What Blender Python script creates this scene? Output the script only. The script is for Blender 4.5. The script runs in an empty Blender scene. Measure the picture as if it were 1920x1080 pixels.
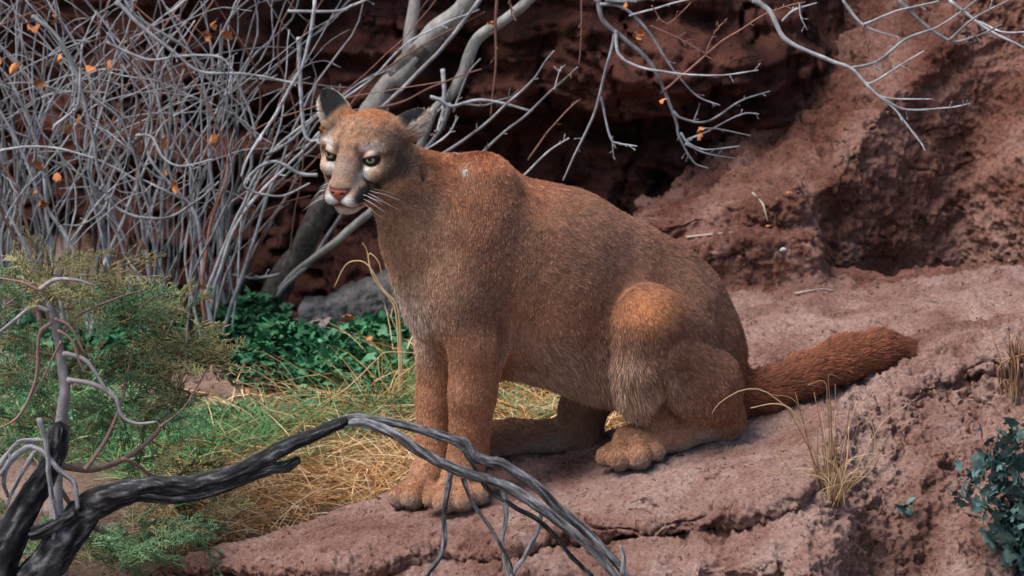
import bpy, math, random
import numpy as np
from mathutils import Vector

# ------------------------------------------------------------------ camera
SC = bpy.context.scene
COL = SC.collection
PITCH = math.radians(12.0)
DIST = 8.0
FOCAL = 135.0
ZMID = 0.462                      # height of the point the lens is aimed at
CAM = np.array([0.0, -DIST*math.cos(PITCH), ZMID + DIST*math.sin(PITCH)])
cam_data = bpy.data.cameras.new('camera')
cam_data.lens = FOCAL
cam_data.sensor_width = 36.0
cam_data.clip_end = 200.0
cam_data.dof.use_dof = True
cam_data.dof.focus_distance = 7.93
cam_data.dof.aperture_fstop = 6.3
cam = bpy.data.objects.new('camera', cam_data)
cam.location = CAM
cam.rotation_euler = (math.pi/2 - PITCH, 0, 0)
COL.objects.link(cam)
SC.camera = cam

# ------------------------------------------------------------------ light: bright overcast
SUN_EL, SUN_AZ = math.radians(60), math.radians(-116)   # high, from the left and a little behind the camera
world = bpy.data.worlds.new('World')
SC.world = world
world.use_nodes = True
wn = world.node_tree.nodes
sky = wn.new('ShaderNodeTexSky')
sky.sky_type = 'NISHITA'
sky.sun_disc = False
sky.sun_elevation = SUN_EL
sky.sun_rotation = SUN_AZ
sky.air_density = 1.0
sky.dust_density = 2.0
wn['Background'].inputs['Strength'].default_value = 0.09
world.node_tree.links.new(sky.outputs[0], wn['Background'].inputs['Color'])
sun_data = bpy.data.lights.new('sun', 'SUN')
sun_data.energy = 2.6
sun_data.angle = math.radians(34)
sun_data.color = (1.0, 0.95, 0.90)
sun = bpy.data.objects.new('sun', sun_data)
sd = Vector((math.sin(SUN_AZ)*math.cos(SUN_EL), math.cos(SUN_AZ)*math.cos(SUN_EL), math.sin(SUN_EL)))
sun.rotation_euler = sd.to_track_quat('Z', 'Y').to_euler()
sun.location = sd*20
COL.objects.link(sun)
SC.view_settings.view_transform = 'Standard'
SC.view_settings.look = 'None'
SC.view_settings.gamma = 1.0
SC.view_settings.exposure = 0.92
SC.render.engine = 'CYCLES'
SC.cycles.use_denoising = True
SC.cycles.max_bounces = 5
SC.cycles.diffuse_bounces = 3
SC.cycles.transparent_max_bounces = 6
SC.cycles.caustics_reflective = False
SC.cycles.caustics_refractive = False
SC.cycles_curves.shape = 'RIBBONS'

# ------------------------------------------------------------------ helpers
RNG = np.random.default_rng(7)
random.seed(7)
K = 36.0/FOCAL/1920.0
CP, SP = math.cos(PITCH), math.sin(PITCH)

def at(px, py, Y):
    """world point seen at photo pixel (px, py) standing at depth Y"""
    u, v = (px-960.0)*K, (540.0-py)*K
    d = np.array([u, CP + v*SP, -SP + v*CP])
    t = (Y - CAM[1])/d[1]
    return CAM + d*t

def proj(P):
    """world points -> photo pixels (checks only)"""
    q = np.asarray(P) - CAM
    zf = q[..., 1]*CP - q[..., 2]*SP
    u = q[..., 0]/zf
    v = (q[..., 1]*SP + q[..., 2]*CP)/zf
    return np.stack([960+u/K, 540-v/K], -1)

def unit(v):
    v = np.asarray(v, float)
    return v/np.maximum(np.linalg.norm(v, axis=-1, keepdims=True), 1e-9)

_LAT = np.random.default_rng(11).random((8, 64, 64, 64)).astype(np.float32)*2-1
def vnoise(p, seed=0):
    """smooth value noise in [-1, 1]; p (N,3)"""
    L = _LAT[seed % 8]
    p = np.asarray(p, np.float32) + np.float32(13.7*(seed//8) + 100.0)
    i = np.floor(p).astype(np.int32)
    f = p - i
    f = f*f*f*(f*(f*6-15)+10)
    i &= 63
    j = (i+1) & 63
    fx, fy, fz = f[:, 0], f[:, 1], f[:, 2]
    X0, X1 = i[:, 0] << 12, j[:, 0] << 12
    Y0, Y1 = i[:, 1] << 6, j[:, 1] << 6
    Z0, Z1 = i[:, 2], j[:, 2]
    L = L.ravel()
    def row(yz):
        a = L.take(X0+yz)
        return a + (L.take(X1+yz)-a)*fx
    a0 = row(Y0+Z0); a0 += (row(Y1+Z0)-a0)*fy
    a1 = row(Y0+Z1); a1 += (row(Y1+Z1)-a1)*fy
    return a0 + (a1-a0)*fz

def fbm(p, scale, octv=4, gain=0.5, seed=0):
    p = np.asarray(p, np.float32)
    out = np.zeros(len(p), np.float32); a = 1.0; s = scale
    for o in range(octv):
        out += a*vnoise(p*s, seed+o); a *= gain; s *= 2.03
    return out

def smooth01(x, a, b):
    t = np.clip((x-a)/(b-a), 0, 1)
    return t*t*(3-2*t)

def mesh_np(name, V, F, smooth=True):
    """mesh from numpy vertices and an (N,3) or (N,4) face array"""
    me = bpy.data.meshes.new(name)
    V = np.ascontiguousarray(V, np.float32); F = np.ascontiguousarray(F, np.int32)
    n, k = F.shape
    me.vertices.add(len(V)); me.vertices.foreach_set('co', V.ravel())
    me.loops.add(n*k); me.loops.foreach_set('vertex_index', F.ravel())
    me.polygons.add(n)
    me.polygons.foreach_set('loop_start', np.arange(0, n*k, k, dtype=np.int32))
    me.polygons.foreach_set('use_smooth', np.full(n, smooth, bool))
    me.update(calc_edges=True)
    return me

def link(name, data, mat=None, parent=None):
    o = bpy.data.objects.new(name, data)
    COL.objects.link(o)
    if mat is not None and data is not None:
        data.materials.append(mat)
    if parent is not None:
        o.parent = parent
    return o

def tag(o, label=None, cat=None, group=None, kind=None):
    if label: o['label'] = label
    if cat: o['category'] = cat
    if group: o['group'] = group
    if kind: o['kind'] = kind
    return o

def thing(name, loc, label, cat, group=None):
    o = bpy.data.objects.new(name, None)
    o.empty_display_size = 0.05
    o.location = loc
    COL.objects.link(o)
    return tag(o, label, cat, group)

def under(root, name, me, mat):
    """part whose mesh is written in world coordinates, parented to a root standing elsewhere"""
    o = link(name, me, mat, root)
    p = root
    off = Vector((0, 0, 0))
    while p is not None:
        off += p.location; p = p.parent
    o.location = -off
    return o

def color_attr(me, name, C):
    a = me.attributes.new(name, 'FLOAT_COLOR', 'POINT')
    C4 = np.ones((len(C), 4), np.float32); C4[:, :3] = C
    a.data.foreach_set('color', C4.ravel())

# --- implicit surfaces on a (possibly uneven) grid, meshed with surface nets
class Field:
    def __init__(s, xs, ys, zs):
        s.xs, s.ys, s.zs = [np.asarray(a, np.float32) for a in (xs, ys, zs)]
        s.D = np.full((len(xs), len(ys), len(zs)), 0.6, np.float32)
    def sl(s, lo, hi):
        out = []
        for a, l, h in zip((s.xs, s.ys, s.zs), lo, hi):
            i0 = max(0, int(np.searchsorted(a, l))-1); i1 = min(len(a), int(np.searchsorted(a, h))+1)
            if i1 <= i0: return None
            out.append(slice(i0, i1))
        return tuple(out)
    def pts(s, S):
        return s.xs[S[0]][:, None, None], s.ys[S[1]][None, :, None], s.zs[S[2]][None, None, :]
    def add(s, fn, lo, hi, k=0.0, m=0.03, op='add'):
        m = max(m, k*1.2)
        S = s.sl(np.asarray(lo)-m, np.asarray(hi)+m)
        if S is None: return
        d = fn(*s.pts(S)).astype(np.float32)
        D = s.D[S]
        if op == 'add':
            r = np.minimum(D, d)
            if k > 0:
                h = np.maximum(k-np.abs(D-d), 0)/k
                r = r - h*h*h*k/6.0
        else:                                     # carve
            r = np.maximum(D, -d)
            if k > 0:
                h = np.maximum(k-np.abs(D+d), 0)/k
                r = r + h*h*h*k/6.0
        s.D[S] = r
    def cone(s, a, b, ra, rb, k=0.02, flat=1.0, lat=None, op='add'):
        """round cone from a to b; flat < 1 squeezes it along lat"""
        a = np.asarray(a, float); b = np.asarray(b, float)
        R = max(ra, rb)
        lo = np.minimum(a, b)-R; hi = np.maximum(a, b)+R
        ab = b-a; L2 = max(float(ab@ab), 1e-9)
        def fn(X, Y, Z):
            x, y, z = X-a[0], Y-a[1], Z-a[2]
            if lat is not None and flat != 1.0:
                t0 = x*lat[0]+y*lat[1]+z*lat[2]
                abl = float(ab@lat)
                tt = np.clip((x*ab[0]+y*ab[1]+z*ab[2])/L2, 0, 1)
                g = (1/flat-1)*(t0 - tt*abl)
                x, y, z = x+g*lat[0], y+g*lat[1], z+g*lat[2]
            t = np.clip((x*ab[0]+y*ab[1]+z*ab[2])/L2, 0, 1)
            return np.sqrt((x-t*ab[0])**2+(y-t*ab[1])**2+(z-t*ab[2])**2) - (ra+(rb-ra)*t)
        s.add(fn, lo, hi, k, op=op)
    def ell(s, c, r, M=None, k=0.02, op='add'):
        """ellipsoid; rows of M are its axes"""
        c = np.asarray(c, float); r = np.asarray(r, float)
        M = np.eye(3) if M is None else np.asarray(M, float)
        e = np.sqrt(((M*r[:, None])**2).sum(0))
        def fn(X, Y, Z):
            x, y, z = X-c[0], Y-c[1], Z-c[2]
            q = [(x*M[i, 0]+y*M[i, 1]+z*M[i, 2])/r[i] for i in range(3)]
            k0 = np.sqrt(q[0]**2+q[1]**2+q[2]**2)
            k1 = np.sqrt((q[0]/r[0])**2+(q[1]/r[1])**2+(q[2]/r[2])**2)
            return k0*(k0-1)/np.maximum(k1, 1e-6)
        s.add(fn, c-e, c+e, k, op=op)
    def box(s, c, h, M=None, rad=0.03, k=0.02, op='add', warp=None):
        c = np.asarray(c, float); h = np.asarray(h, float)
        M = np.eye(3) if M is None else np.asarray(M, float)
        e = np.abs(M*h[:, None]).sum(0)
        def fn(X, Y, Z):
            x, y, z = X-c[0], Y-c[1], Z-c[2]
            q = [np.abs(x*M[i, 0]+y*M[i, 1]+z*M[i, 2])-(h[i]-rad) for i in range(3)]
            o = np.sqrt(np.maximum(q[0], 0)**2+np.maximum(q[1], 0)**2+np.maximum(q[2], 0)**2)
            return o + np.minimum(np.maximum(np.maximum(q[0], q[1]), q[2]), 0) - rad
        s.add(fn, c-e, c+e, k, m=0.08, op=op)
    def nets(s):
        D = s.D; S = D < 0
        c = S[:-1, :-1, :-1].astype(np.int8)
        n = np.zeros(c.shape, np.int8)
        for i in (0, 1):
            for j in (0, 1):
                for l in (0, 1):
                    n += S[i:i+c.shape[0], j:j+c.shape[1], l:l+c.shape[2]]
        A = np.argwhere((n > 0) & (n < 8))
        idx = np.full(c.shape, -1, np.int32)
        idx[A[:, 0], A[:, 1], A[:, 2]] = np.arange(len(A))
        acc = np.zeros((len(A), 3), np.float32); cnt = np.zeros(len(A), np.float32)
        corners = [(i, j, l) for i in (0, 1) for j in (0, 1) for l in (0, 1)]
        def val(o): return D[A[:, 0]+o[0], A[:, 1]+o[1], A[:, 2]+o[2]]
        def pos(o): return np.stack([s.xs[A[:, 0]+o[0]], s.ys[A[:, 1]+o[1]], s.zs[A[:, 2]+o[2]]], 1)
        for o in corners:
            for ax in range(3):
                if o[ax] == 0:
                    q = list(o); q[ax] = 1
                    a, b = val(o), val(q)
                    m = (a < 0) != (b < 0)
                    t = np.where(m, a/np.where(m, a-b, 1), 0)[:, None]
                    p = pos(o)*(1-t)+pos(q)*t
                    acc[m] += p[m]; cnt[m] += 1
        V = acc/cnt[:, None]
        quads = []
        for ax in range(3):
            sa = [slice(None)]*3; sb = [slice(None)]*3
            sa[ax] = slice(None, -1); sb[ax] = slice(1, None)
            a, b = S[tuple(sa)], S[tuple(sb)]
            E = np.argwhere(a != b)
            o1, o2 = [x for x in range(3) if x != ax]
            ok = (E[:, o1] > 0) & (E[:, o2] > 0) & (E[:, o1] < D.shape[o1]-1) & (E[:, o2] < D.shape[o2]-1)
            E = E[ok]
            inside = a[E[:, 0], E[:, 1], E[:, 2]]
            def cell(d1, d2):
                e = E.copy(); e[:, o1] += d1; e[:, o2] += d2
                return idx[e[:, 0], e[:, 1], e[:, 2]]
            Q = np.stack([cell(-1, -1), cell(0, -1), cell(0, 0), cell(-1, 0)], 1)
            flip = inside if ax != 1 else ~inside
            Q[~flip] = Q[~flip][:, ::-1]
            quads.append(Q)
        F = np.concatenate(quads)
        F = F[(F >= 0).all(1)]
        return V, F

def vert_normals(V, F):
    n = np.cross(V[F[:, 2]]-V[F[:, 0]], V[F[:, 3 if F.shape[1] == 4 else 1]]-V[F[:, 1 if F.shape[1] == 4 else 0]])
    N = np.zeros_like(V)
    for i in range(F.shape[1]):
        for c in range(3):
            N[:, c] += np.bincount(F[:, i], n[:, c], len(V))
    return unit(N).astype(np.float32)

def relax(V, F, it=1, w=0.5):
    V = V.copy()
    e = np.concatenate([np.stack([F[:, i], F[:, (i+1) % F.shape[1]]], 1) for i in range(F.shape[1])])
    cnt = np.bincount(e[:, 0], minlength=len(V)) + np.bincount(e[:, 1], minlength=len(V))
    for _ in range(it):
        for c in range(3):
            sm = np.bincount(e[:, 0], V[e[:, 1], c], len(V)) + np.bincount(e[:, 1], V[e[:, 0], c], len(V))
            V[:, c] = V[:, c]*(1-w) + w*sm/np.maximum(cnt, 1)
    return V

def subdivide(V, F):
    """split every quad in four"""
    n = len(V)
    e = np.concatenate([np.stack([F[:, i], F[:, (i+1) % 4]], 1) for i in range(4)])
    e.sort(1)
    key = e[:, 0].astype(np.int64)*n+e[:, 1]
    uq, inv = np.unique(key, return_inverse=True)
    a, b = uq//n, uq % n
    m = len(F)
    E = [n+inv[i*m:(i+1)*m] for i in range(4)]
    C = n+len(uq)+np.arange(m)
    V2 = np.concatenate([V, (V[a]+V[b])/2, V[F].mean(1)])
    F2 = np.concatenate([np.stack([F[:, i], E[i], C, E[i-1]], 1) for i in range(4)])
    return V2, F2

# --- tubes for twigs, stems and stalks
def spline(pts, n):
    """Catmull-Rom resample of (N,d) control points to n samples"""
    P = np.asarray(pts, float)
    if len(P) == 2:
        t = np.linspace(0, 1, n)[:, None]
        return P[0]*(1-t)+P[1]*t
    Q = np.concatenate([[2*P[0]-P[1]], P, [2*P[-1]-P[-2]]])
    u = np.linspace(0, len(P)-1-1e-6, n)
    i = u.astype(int); t = (u-i)[:, None]
    a, b, c, d = Q[i], Q[i+1], Q[i+2], Q[i+3]
    return 0.5*((2*b)+(c-a)*t+(2*a-5*b+4*c-d)*t*t+(3*b-a-3*c+d)*t**3)

def tube(path, rad, sides=6, lump=0.0, seed=0):
    """closed tube along path (N,3) with radii (N,) -> V, F quads"""
    path = np.asarray(path, float); n = len(path)
    rad = np.broadcast_to(np.asarray(rad, float), (n,))
    T = unit(np.gradient(path, axis=0))
    ref = np.array([0.31, 0.87, 0.38])
    U = unit(np.cross(T, ref)); W = np.cross(T, U)
    a = np.arange(sides)*2*math.pi/sides
    R = rad[:, None]*np.ones(sides)[None]
    if lump:
        q = np.stack([np.repeat(np.arange(n)*0.55, sides), np.tile(np.cos(a)*1.3, n)+seed*3.1, np.tile(np.sin(a)*1.3, n)], 1)
        R = R*(1+lump*vnoise(q, seed).reshape(n, sides))
    V = path[:, None]+R[..., None]*(np.cos(a)[None, :, None]*U[:, None]+np.sin(a)[None, :, None]*W[:, None])
    V = V.reshape(-1, 3)
    i = np.arange(n-1)[:, None]*sides; j = np.arange(sides)[None]; j2 = (j+1) % sides
    F = np.stack([i+j, i+j2, i+sides+j2, i+sides+j], -1).reshape(-1, 4)
    c0, c1 = len(V), len(V)+1
    V = np.concatenate([V, [path[0]-T[0]*rad[0]*0.3, path[-1]+T[-1]*rad[-1]*0.6]])
    jj = np.arange(sides); k2 = (jj+1) % sides
    e = (n-1)*sides
    caps = np.concatenate([np.stack([jj, np.full(sides, c0), np.full(sides, c0), k2], 1)[:, [0, 1, 3, 3]],
                           np.stack([e+jj, e+k2, np.full(sides, c1), np.full(sides, c1)], 1)])
    return V, F, caps

class Tubes:
    """collects tubes (and leaf faces) into one mesh of quads and triangles"""
    def __init__(s): s.V = []; s.F = []; s.T = []; s.n = 0
    def add(s, path, rad, sides=6, lump=0.0, seed=0):
        V, F, caps = tube(path, rad, sides, lump, seed)
        s.V.append(V); s.F.append(F+s.n); s.T.append(caps[:, :3]+s.n); s.n += len(V)
    def raw(s, V, T):
        s.V.append(V); s.T.append(np.asarray(T)+s.n); s.n += len(V)
    def mesh(s, name):
        V = np.concatenate(s.V)
        T = [np.concatenate(s.T)] if s.T else []
        if s.F:
            Q = np.concatenate(s.F)
            T += [Q[:, [0, 1, 2]], Q[:, [0, 2, 3]]]
        return mesh_np(name, V, np.concatenate(T))

# --- materials
def node_mat(name):
    m = bpy.data.materials.new(name); m.use_nodes = True
    nt = m.node_tree
    return m, nt, nt.nodes, nt.links, nt.nodes['Principled BSDF']

def ramp(nodes, stops):
    r = nodes.new('ShaderNodeValToRGB')
    el = r.color_ramp.elements
    while len(el) > 1: el.remove(el[-1])
    for i, (p, c) in enumerate(stops):
        e = el[0] if i == 0 else el.new(p)
        e.position = p; e.color = (*c, 1)
    return r

def noise_node(nt, scale, detail=5, rough=0.6, coord=None, dist=0.0):
    n = nt.nodes.new('ShaderNodeTexNoise')
    n.inputs['Scale'].default_value = scale
    n.inputs['Detail'].default_value = detail
    n.inputs['Roughness'].default_value = rough
    n.inputs['Distortion'].default_value = dist
    if coord is not None: nt.links.new(coord, n.inputs['Vector'])
    return n

def mat_simple(name, stops, scale=30, rough=0.8, bump=0.0, bscale=120, stretch=None, rand=0.0, spec=0.3):
    """noise-driven colour ramp with optional bump and per-object variation"""
    m, nt, N, L, B = node_mat(name)
    tc = N.new('ShaderNodeNewGeometry').outputs['Position']
    if stretch:
        mp = N.new('ShaderNodeMapping'); mp.inputs['Scale'].default_value = stretch
        L.new(tc, mp.inputs['Vector']); tc = mp.outputs[0]
    n = noise_node(nt, scale, 5, 0.65, tc)
    r = ramp(N, stops); L.new(n.outputs['Fac'], r.inputs['Fac'])
    out = r.outputs['Color']
    if rand:
        oi = N.new('ShaderNodeObjectInfo'); hv = N.new('ShaderNodeHueSaturation')
        mr = N.new('ShaderNodeMapRange'); mr.inputs['To Min'].default_value = 1-rand; mr.inputs['To Max'].default_value = 1+rand
        L.new(oi.outputs['Random'], mr.inputs['Value']); L.new(mr.outputs[0], hv.inputs['Value'])
        L.new(out, hv.inputs['Color']); out = hv.outputs['Color']
    L.new(out, B.inputs['Base Color'])
    B.inputs['Roughness'].default_value = rough
    B.inputs['Specular IOR Level'].default_value = spec
    if bump:
        b = N.new('ShaderNodeBump'); b.inputs['Strength'].default_value = bump; b.inputs['Distance'].default_value = 0.004
        n2 = noise_node(nt, bscale, 6, 0.7, tc)
        L.new(n2.outputs['Fac'], b.inputs['Height']); L.new(b.outputs[0], B.inputs['Normal'])
    return m

# the shelf of rock slopes up to the right and a little to the back
def shelf_z(x, y):
    return 0.2*x + 0.05*y + 0.035
def ground_z(x, y):
    return -0.07 + 0.12*(y-0.3) + 0.03*x
# ================================================================== rock
def rock_mat(name, dark, mid, pale, stain, stain_lo=0.56, bump=0.6):
    m, nt, N, L, B = node_mat(name)
    pos = N.new('ShaderNodeNewGeometry').outputs['Position']
    big = noise_node(nt, 4.5, 8, 0.62, pos, 0.4)
    r1 = ramp(N, [(0.34, dark), (0.49, mid), (0.64, pale)])
    L.new(big.outputs['Fac'], r1.inputs['Fac'])
    grain = noise_node(nt, 110, 6, 0.75, pos)
    rg = ramp(N, [(0.30, (0.55, 0.55, 0.55)), (0.5, (0.98, 0.98, 0.98)), (0.70, (1.35, 1.32, 1.3))])
    L.new(grain.outputs['Fac'], rg.inputs['Fac'])
    m1 = N.new('ShaderNodeMixRGB'); m1.blend_type = 'MULTIPLY'; m1.inputs['Fac'].default_value = 1.0
    L.new(r1.outputs['Color'], m1.inputs['Color1']); L.new(rg.outputs['Color'], m1.inputs['Color2'])
    st = noise_node(nt, 16, 9, 0.72, pos, 0.8)
    rs = ramp(N, [(stain_lo, (0, 0, 0)), (stain_lo+0.09, (1, 1, 1))])
    L.new(st.outputs['Fac'], rs.inputs['Fac'])
    m2 = N.new('ShaderNodeMixRGB'); L.new(rs.outputs['Color'], m2.inputs['Fac'])
    m2.inputs['Color2'].default_value = (*stain, 1)
    L.new(m1.outputs[0], m2.inputs['Color1'])
    sp = noise_node(nt, 62, 5, 0.7, pos, 0.6)                   # small dark specks: dirt, and the shade of pits put into the colour
    rs2 = ramp(N, [(0.595, (0, 0, 0)), (0.635, (0.85, 0.85, 0.85))])
    L.new(sp.outputs['Fac'], rs2.inputs['Fac'])
    m4 = N.new('ShaderNodeMixRGB'); L.new(rs2.outputs['Color'], m4.inputs['Fac'])
    m4.inputs['Color2'].default_value = (*[c*0.42 for c in stain], 1)
    L.new(m2.outputs[0], m4.inputs['Color1']); m2 = m4
    fl = noise_node(nt, 230, 3, 0.6, pos)                       # pale mineral flecks
    rf = ramp(N, [(0.66, (0, 0, 0)), (0.72, (0.6, 0.6, 0.6))])
    L.new(fl.outputs['Fac'], rf.inputs['Fac'])
    m3 = N.new('ShaderNodeMixRGB'); L.new(rf.outputs['Color'], m3.inputs['Fac'])
    m3.inputs['Color2'].default_value = (*[min(0.6, c*1.5) for c in pale], 1)
    L.new(m2.outputs[0], m3.inputs['Color1'])
    L.new(m3.outputs[0], B.inputs['Base Color'])
    B.inputs['Roughness'].default_value = 0.92
    B.inputs['Specular IOR Level'].default_value = 0.08
    b = N.new('ShaderNodeBump'); b.inputs['Strength'].default_value = bump; b.inputs['Distance'].default_value = 0.022
    bn = noise_node(nt, 75, 9, 0.76, pos, 0.4)
    L.new(bn.outputs['Fac'], b.inputs['Height']); L.new(b.outputs[0], B.inputs['Normal'])
    return m
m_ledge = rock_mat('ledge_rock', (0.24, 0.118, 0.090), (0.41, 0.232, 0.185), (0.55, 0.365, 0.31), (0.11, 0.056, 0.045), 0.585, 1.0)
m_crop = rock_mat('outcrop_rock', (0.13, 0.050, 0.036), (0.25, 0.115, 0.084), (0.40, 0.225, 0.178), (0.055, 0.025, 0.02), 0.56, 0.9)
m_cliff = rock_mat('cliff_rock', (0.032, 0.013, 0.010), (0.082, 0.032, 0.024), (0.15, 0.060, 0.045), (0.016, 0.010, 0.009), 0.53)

def hit_shelf(px, py, dz=0.0):
    """where the sight line of a photo pixel meets the sloping shelf"""
    u, v = (px-960.0)*K, (540.0-py)*K
    d = np.array([u, CP + v*SP, -SP + v*CP])
    t = (0.2*CAM[0]+0.05*CAM[1]+0.035+dz-CAM[2])/(d[2]-0.2*d[0]-0.05*d[1])
    return CAM+d*t

def polyline(pts):
    p = np.array(sorted([(q[0], q[1]) for q in pts]))
    return lambda x: np.interp(x, p[:, 0], p[:, 1])

def smax(a, b, k):
    h = np.maximum(k-np.abs(a-b), 0)/k
    return np.maximum(a, b)+h*h*h*k/6
def smin(a, b, k):
    h = np.maximum(k-np.abs(a-b), 0)/k
    return np.minimum(a, b)-h*h*h*k/6

# ---- the shelf the cat sits on: a thin upper slab with an undercut lip over a thicker one
gx = np.arange(-1.0, 1.5, 0.0058); gy = np.arange(-0.95, 0.95, 0.0064); gz = np.arange(-0.62, 0.42, 0.0058)
FL = Field(gx, gy, gz)
back = polyline([hit_shelf(*q) for q in ((180, 1075), (320, 1032), (480, 985), (620, 938), (745, 895))] + [(0.0, 0.32), (0.15, 0.34), (0.32, 0.38), (0.5, 0.42), (1.6, 0.46)])
lip = polyline([hit_shelf(*q) for q in ((240, 1062), (390, 1056), (620, 1058), (720, 1040), (830, 1012), (960, 1018), (1060, 990), (1300, 966), (1500, 928), (1545, 880))]+[(0.72, 0.02), (0.8, 0.10), (0.95, 0.16), (1.1, 0.14), (1.6, 0.1)])
X2, Y2 = np.meshgrid(gx, gy, indexing='ij')
xy = np.stack([X2.ravel(), Y2.ravel(), np.zeros(X2.size)], 1)
n_lo = fbm(xy, 3.1, 3, 0.5, 1).reshape(X2.shape)
n_md = fbm(xy, 11, 3, 0.55, 2).reshape(X2.shape)
n_ed = fbm(xy*[1, 0.35, 1], 8, 4, 0.6, 4).reshape(X2.shape)
n_e2 = fbm(xy*[1, 0.35, 1], 7, 4, 0.6, 6).reshape(X2.shape)
TOP = shelf_z(X2, Y2) + 0.004*n_md + 0.006*n_lo*smooth01(np.abs(X2-0.2), 0.45, 0.7)
TOP = TOP + 0.035*smooth01(X2, 0.75, 0.95)*smooth01(Y2, -0.05, 0.2) * (1+0.5*n_lo)                 # hump under the tail's end
TOP = TOP - 0.03*smooth01(-(Y2-back(X2)), -0.12, 0.02)*0 - 0.05*smooth01(Y2-back(X2), -0.10, 0.0)
LIP = lip(X2) + 0.016*n_ed
LIP2 = lip(X2) - 0.13 - 0.03*smooth01(X2, 0.0, 0.5) + 0.04*n_e2
TOP2 = shelf_z(X2, Y2) - 0.052 - 0.008*n_lo + 0.006*n_md - 0.25*np.maximum(LIP2+0.05-Y2, 0)
right = smooth01(X2, 0.52, 0.66)
TOP2 = TOP2*(1-right) + right*(shelf_z(X2, Y2) - 0.012 + 0.018*n_md + 0.03*n_lo - 0.30*np.clip(LIP-Y2, 0, 0.22) - 0.95*np.maximum(LIP-0.22-Y2, 0))
x3, y3, z3 = gx[:, None, None], gy[None, :, None], gz[None, None, :]
e3 = lambda a: a[:, :, None].astype(np.float32)
slab = smax(smax(smax((z3-e3(TOP)), e3(LIP)-y3 - 0.25*(z3-e3(TOP)), 0.03), e3(TOP)-0.040-0.012*e3(n_ed)-z3, 0.012), y3-e3(back(X2)+0.02*n_ed), 0.04)
low = smax(smax(z3-e3(TOP2), e3(LIP2)-y3-0.3*(z3-e3(TOP2)) - e3(right)*0.8, 0.04), y3-e3(back(X2)-0.02), 0.05)
base = smax(z3-e3(TOP2-0.10), e3(LIP2)-0.16+0.03*e3(n_ed)-y3-0.4*(z3-e3(TOP2)), 0.05)
base = smax(base, y3-e3(back(X2)+0.0), 0.03)
FL.D[...] = smin(smin(slab, low, 0.006), base, 0.006)
V, F = FL.nets()
del FL, slab, low, base
V = relax(V, F, 1, 0.4)
def rockify(V, F, amp=1.0, strata=0.0, seed=0, calm=None, pits=1.0, bed_dir=(0.1, 0, 1.0)):
    """break a smooth surface up: lumps, bedding, cracks and pits"""
    N = vert_normals(V, F)
    if (N[:, 2]*(V[:, 2]-V[:, 2].mean())).sum() < 0 and (N*(V-V.mean(0))).sum() < 0:
        F = F[:, ::-1]; N = -N
    rid = lambda sc, o, sd: 1-2*np.abs(fbm(V, sc, o, 0.5, sd))
    d = 0.012*fbm(V, 6, 3, 0.5, seed) + 0.010*rid(9, 4, seed+1) + 0.006*rid(26, 3, seed+2) + 0.004*fbm(V, 60, 2, 0.6, seed+4)
    r = np.abs(fbm(V*[1, 1, 1.6], 5.5, 3, 0.5, seed+3))
    d -= 0.020*(1-smooth01(r, 0.0, 0.05))*smooth01(fbm(V, 3, 2, 0.5, seed+5), -0.1, 0.3)
    zone = smooth01(fbm(V, 5, 3, 0.6, seed+6), -0.15, 0.45)
    p = fbm(V, 30, 3, 0.65, seed+4)
    d -= pits*0.015*smooth01(p, 0.30, 0.55)*(0.15+0.85*zone)
    p2 = fbm(V*[1, 1, 1.5], 70, 2, 0.6, seed+7)
    d -= pits*0.009*smooth01(p2, 0.35, 0.6)*(0.3+0.7*zone)
    if strata:
        w = V@np.asarray(bed_dir) + 0.05*fbm(V, 2.2, 3, 0.5, seed+1)
        q = np.stack([V[:, 0]*0.9, V[:, 1]*0.9, w*17], 1)
        d += strata*fbm(q, 1.0, 3, 0.6, seed+7)
    if calm is not None: d *= calm(V)
    fine = 0.0022*(1-2*np.abs(fbm(V, 85, 3, 0.6, seed+2))) - 0.0045*smooth01(fbm(V, 150, 2, 0.6, seed+1), 0.4, 0.75)*(0.35+0.65*zone)
    d = d + fine
    return V + N*(amp*d)[:, None], F
def calm_shelf(V):
    # worn smooth where it is trodden, broken along the lip and the faces
    lp = lip(V[:, 0])
    t = 1-smooth01(V[:, 1]-lp, 0.02, 0.16)*smooth01(-V[:, 0], -0.75, -0.6)
    return 0.28+0.72*t
def seen(V, F, x0, x1, y0, y1, back=-0.45):
    """drop faces far outside the view or on the hidden far side"""
    c = V[F].mean(1); pc = proj(c)
    n = unit(np.cross(V[F[:, 2]]-V[F[:, 0]], V[F[:, 3]]-V[F[:, 1]]))
    sg = 1 if (n[:, 2] > 0.5).sum() > (n[:, 2] < -0.5).sum() else -1
    d = sg*(n*unit(CAM-c)).sum(1)
    F = F[(pc[:, 0] > x0) & (pc[:, 0] < x1) & (pc[:, 1] > y0) & (pc[:, 1] < y1) & (d > back)]
    used = np.unique(F); m = np.full(len(V), -1); m[used] = np.arange(len(used))
    return V[used], m[F]
V, F = seen(V, F, -250, 2170, -100, 1200)
V, F = subdivide(V, F)
V = relax(V, F, 1, 0.3)
V, F = rockify(V, F, 0.9, 0.004, 1, calm_shelf, 1.2)
ledge = link('rock_ledge', mesh_np('rock_ledge', V, F), m_ledge)
tag(ledge, kind='structure')

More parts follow.
